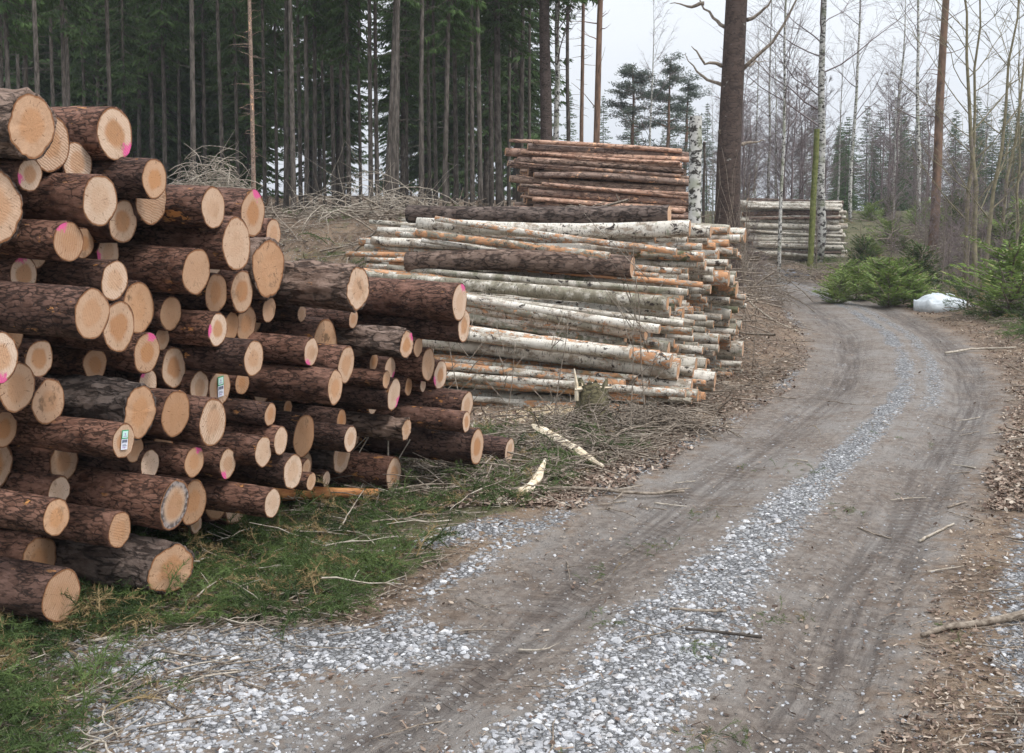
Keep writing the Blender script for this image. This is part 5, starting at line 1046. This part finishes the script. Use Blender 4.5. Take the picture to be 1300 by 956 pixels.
# splintered stump
g0 = at(752, 542); o = thing('tree_stump', 'mossy broken stump with an upright white splinter before the birch pile', 'stump', g0)
r_ = rngs(12); sg = 22; th = np.arange(sg)*2*np.pi/sg; prof = [(-.1, .27), (.08, .21), (.24, .17), (.40, .16)]; Vs = [np.stack([np.cos(th)*r*(1+.1*np.sin(3*th)), np.sin(th)*r*(1+.08*np.sin(5*th)), z+0*th+(r_.uniform(0, .12, sg) if z > .3 else 0)], 1) for z, r in prof]
V_ = np.concatenate(Vs+[[[0, 0, .3]]]); a = np.arange(sg); b = (a+1) % sg; q_ = np.concatenate([np.stack([k*sg+a, k*sg+b, (k+1)*sg+b, (k+1)*sg+a], -1) for k in range(3)]); t_ = np.stack([3*sg+a, 3*sg+b, np.full(sg, 4*sg)], -1)
link('trunk', make_mesh('trunk', V_, [q_, t_], MAT['mossbark']), o)
m_ = MB()
for (x0, z0_, x1, z1, w_) in ((-.17, .28, -.20, .62, .025), (-.19, .40, .20, .42, .03), (-.1, .30, -.12, .47, .018)):
    V_, F_ = tube(np.array([(x0, -.08, z0_), ((x0+x1)/2+.01, -.09, (z0_+z1)/2), (x1, -.08, z1)]), [w_, w_*.8, w_*.25], 4); m_.add(V_, F_)
link('splinter', m_.mesh('splinter', MAT['freshwood'], False), o)
# ------------------------------------------------------------------ brush heaps and the sheets
def heap_brush(lab, c, rx, ry, rz, n, mat, seed, L=(.4, 1.2), rr=(.004, .011), arch=.3):
    r_ = rngs(seed); m_ = MB()
    for k in range(n):
        a = r_.uniform(0, 6.28); d = r_.random()**.5; x_, y_ = math.cos(a)*d*rx, math.sin(a)*d*ry; z_ = r_.uniform(0, rz)*(1-d*d*.8)
        l_ = r_.uniform(*L); yw = r_.uniform(0, 6.28); dr = np.array([math.cos(yw), math.sin(yw)*.6, r_.uniform(-.25, .4)])*l_/2; b = np.array([x_, y_, z_+(hz(c[0]+x_, c[1]+y_)-c[2])+.03])
        r0 = r_.uniform(*rr); P = wob(b-dr, b+dr, 8, .10, r_, r_.uniform(0, arch)); V_, F_ = tube(P, np.linspace(r0, r0*.4, 8), 4); m_.add(V_, F_)
        for j in range(3):
            i_ = r_.integers(2, 7); e = P[i_]+dr*.35+r_.normal(0, .16*l_, 3); V_, F_ = tube(wob(P[i_], e, 4, .1, r_), np.linspace(r0*.6, r0*.25, 4), 3); m_.add(V_, F_)
    o = thing('brush_heap', lab, 'brush heap', c); link('branches', m_.mesh('branches', MAT[mat]), o); return o
def gp(px, Y): x = (px-650)/FPX*Y; return np.array([x, Y, hz(x, Y)])
def fy(px, py, Y): x = (px-650)/FPX*Y; return CAM[2]+(340-py)/FPX*Y
c = gp(268, 24); zt = fy(268, 195, 24)
heap_brush('tangled grey leafless brush heap rising behind the near pile', c, .85, .6, zt-c[2], 260, 'palestick', 1, (.4, 1.2), (.006, .013), .35)
heap_brush('broad brown brush heap between the near pile and the forest edge', gp(400, 17.5), 1.5, 1.6, .45, 150, 'stick', 2, (.5, 1.8), (.006, .016), .15)
heap_brush('heap of long arching dry boughs at the forest edge', gp(470, 21.5), 1.4, 1.0, .55, 60, 'palestick', 3, (.9, 2.4), (.005, .012), .3)
heap_brush('wide brush heap beyond the right verge, behind the slender clump', gp(1255, 37), 2.6, 2.2, .9, 120, 'stick', 4, (.6, 2.4), (.01, .03), .2)
heap_brush('twiggy brown brush left of the third pile beside the big trunk', gp(955, 27), .9, 1.2, 1.0, 140, 'stick', 5, (.5, 1.6), (.005, .012), .25)
heap_brush('low brown brush in front of the pile at the bend', gp(1010, 37), 2.2, 1.6, .5, 120, 'stick', 6, (.6, 1.8), (.008, .02), .2)
heap_brush('scattered slash heap behind the young spruces', gp(1170, 44), 2.5, 2.5, .5, 90, 'stick', 7, (.8, 2.4), (.012, .03), .15)
heap_brush('low tangle of grey twigs at the foot of the near pile, behind the upright twig', at(455, 600), .55, .4, .16, 80, 'stick', 8, (.3, .9), (.003, .007), .2)
heap_brush('messy twig tangle before the lowest birch logs', at(780, 545), 1.0, .45, .16, 120, 'stick', 9, (.3, 1.0), (.004, .010), .2)
def sheet(lab, name, cat, c, rx, ry, hgt, mat, seed):
    n = 22; u, v = np.meshgrid(np.linspace(-1, 1, n), np.linspace(-1, 1, n)); r2 = np.sqrt(u*u+v*v); x = u*rx*(1-.15*v*v)*(1+.1*np.sin(3*v+seed)); y = v*ry*(1-.2*u*u)
    z = hgt*np.minimum(np.clip(1-np.abs(u+.25)*.85, 0, 1), np.clip(1.1-np.abs(v)*.9, 0, .75))*(.75+.25*np.clip(1-r2*.5, 0, 1))+.28*hgt*(np.abs(fbm(u*3+seed, v*4, seed)-.5)*2)+.02
    V_ = np.stack([x.ravel(), y.ravel(), z.ravel()], 1); i_ = np.arange(n-1)[:, None]*n+np.arange(n-1)[None]; q_ = np.stack([i_, i_+1, i_+n+1, i_+n], -1).reshape(-1, 4)
    V2 = V_.copy(); V2[:, 2] = -.12; q2 = q_[:, ::-1]+n*n; e = np.concatenate([np.arange(n), np.arange(1, n)*n+n-1, (n-1)*n+np.arange(n-2, -1, -1), np.arange(n-2, 0, -1)*n]); e2 = np.roll(e, -1)
    qs = np.stack([e, e+n*n, e2+n*n, e2], -1); o = thing(name, lab, cat, c); link('folded_sheet', make_mesh('folded_sheet', np.concatenate([V_, V2]), [q_, q2, qs], MAT[mat]), o)
MAT['white_sheet'] = plain('white_plastic_sheet', (.50,.55,.58), (.74,.78,.80), 5, .45, .02)
MAT['dark_sheet'] = plain('dark_plastic_sheet', (.04,.045,.055), (.15,.16,.19), 6, .35, .05)
c = at(1200, 392); sheet('crumpled pale white plastic sheet lying beside the slender clump', 'plastic_sheet', 'plastic sheet', c, .66*c[1]/27, .5, .40*c[1]/27, 'white_sheet', 1)
c = at(1008, 352, 20); sheet('dark grey crumpled sheet by the road left of the green post', 'plastic_sheet', 'plastic sheet', c, .6*c[1]/36, .5, .30, 'dark_sheet', 2)
# power line slack wire seen between the birches
# boulder at the roadside
g0 = at(975, 342, 20); V_, F_ = rock(77); o = thing('boulder', 'mossy grey boulder at the left of the road bend', 'boulder', g0); bmv = V_*np.array([.45, .4, .5]); link('stone', make_mesh('stone', bmv, [F_], MAT['stone'], False, dict(tone=[.4]*len(bmv))), o)
# ------------------------------------------------------------------ air
HAZE = True
if HAZE:
    q = bpy.data.materials.new('haze_air'); q.use_nodes = True; t = q.node_tree; t.nodes.clear(); pv = t.nodes.new('ShaderNodeVolumePrincipled'); ou = t.nodes.new('ShaderNodeOutputMaterial')
    pv.inputs['Color'].default_value = (.86, .90, .97, 1); pv.inputs['Density'].default_value = .0008; pv.inputs['Anisotropy'].default_value = .2; t.links.new(pv.outputs[0], ou.inputs['Volume'])
    X0, X1, Y0_, Y1_, Z0, Z1 = -264., 264., -264., 264., -2., 32.
    V_ = np.array([(x, y, z) for x in (X0, X1) for y in (Y0_, Y1_) for z in (Z0, Z1)]); F_ = np.array([[0,1,3,2],[4,6,7,5],[0,4,5,1],[2,3,7,6],[0,2,6,4],[1,5,7,3]])
    kind(link('haze', make_mesh('haze', V_, [F_], q, False)), 'stuff', 'thin pale haze in the air')

gone = [o for o in sc.objects if o.get('_s') in HIDDEN]
for o in [c for g_ in gone for c in g_.children]+gone: bpy.data.objects.remove(o)
for o in sc.objects:
    if '_s' in o: del o['_s']
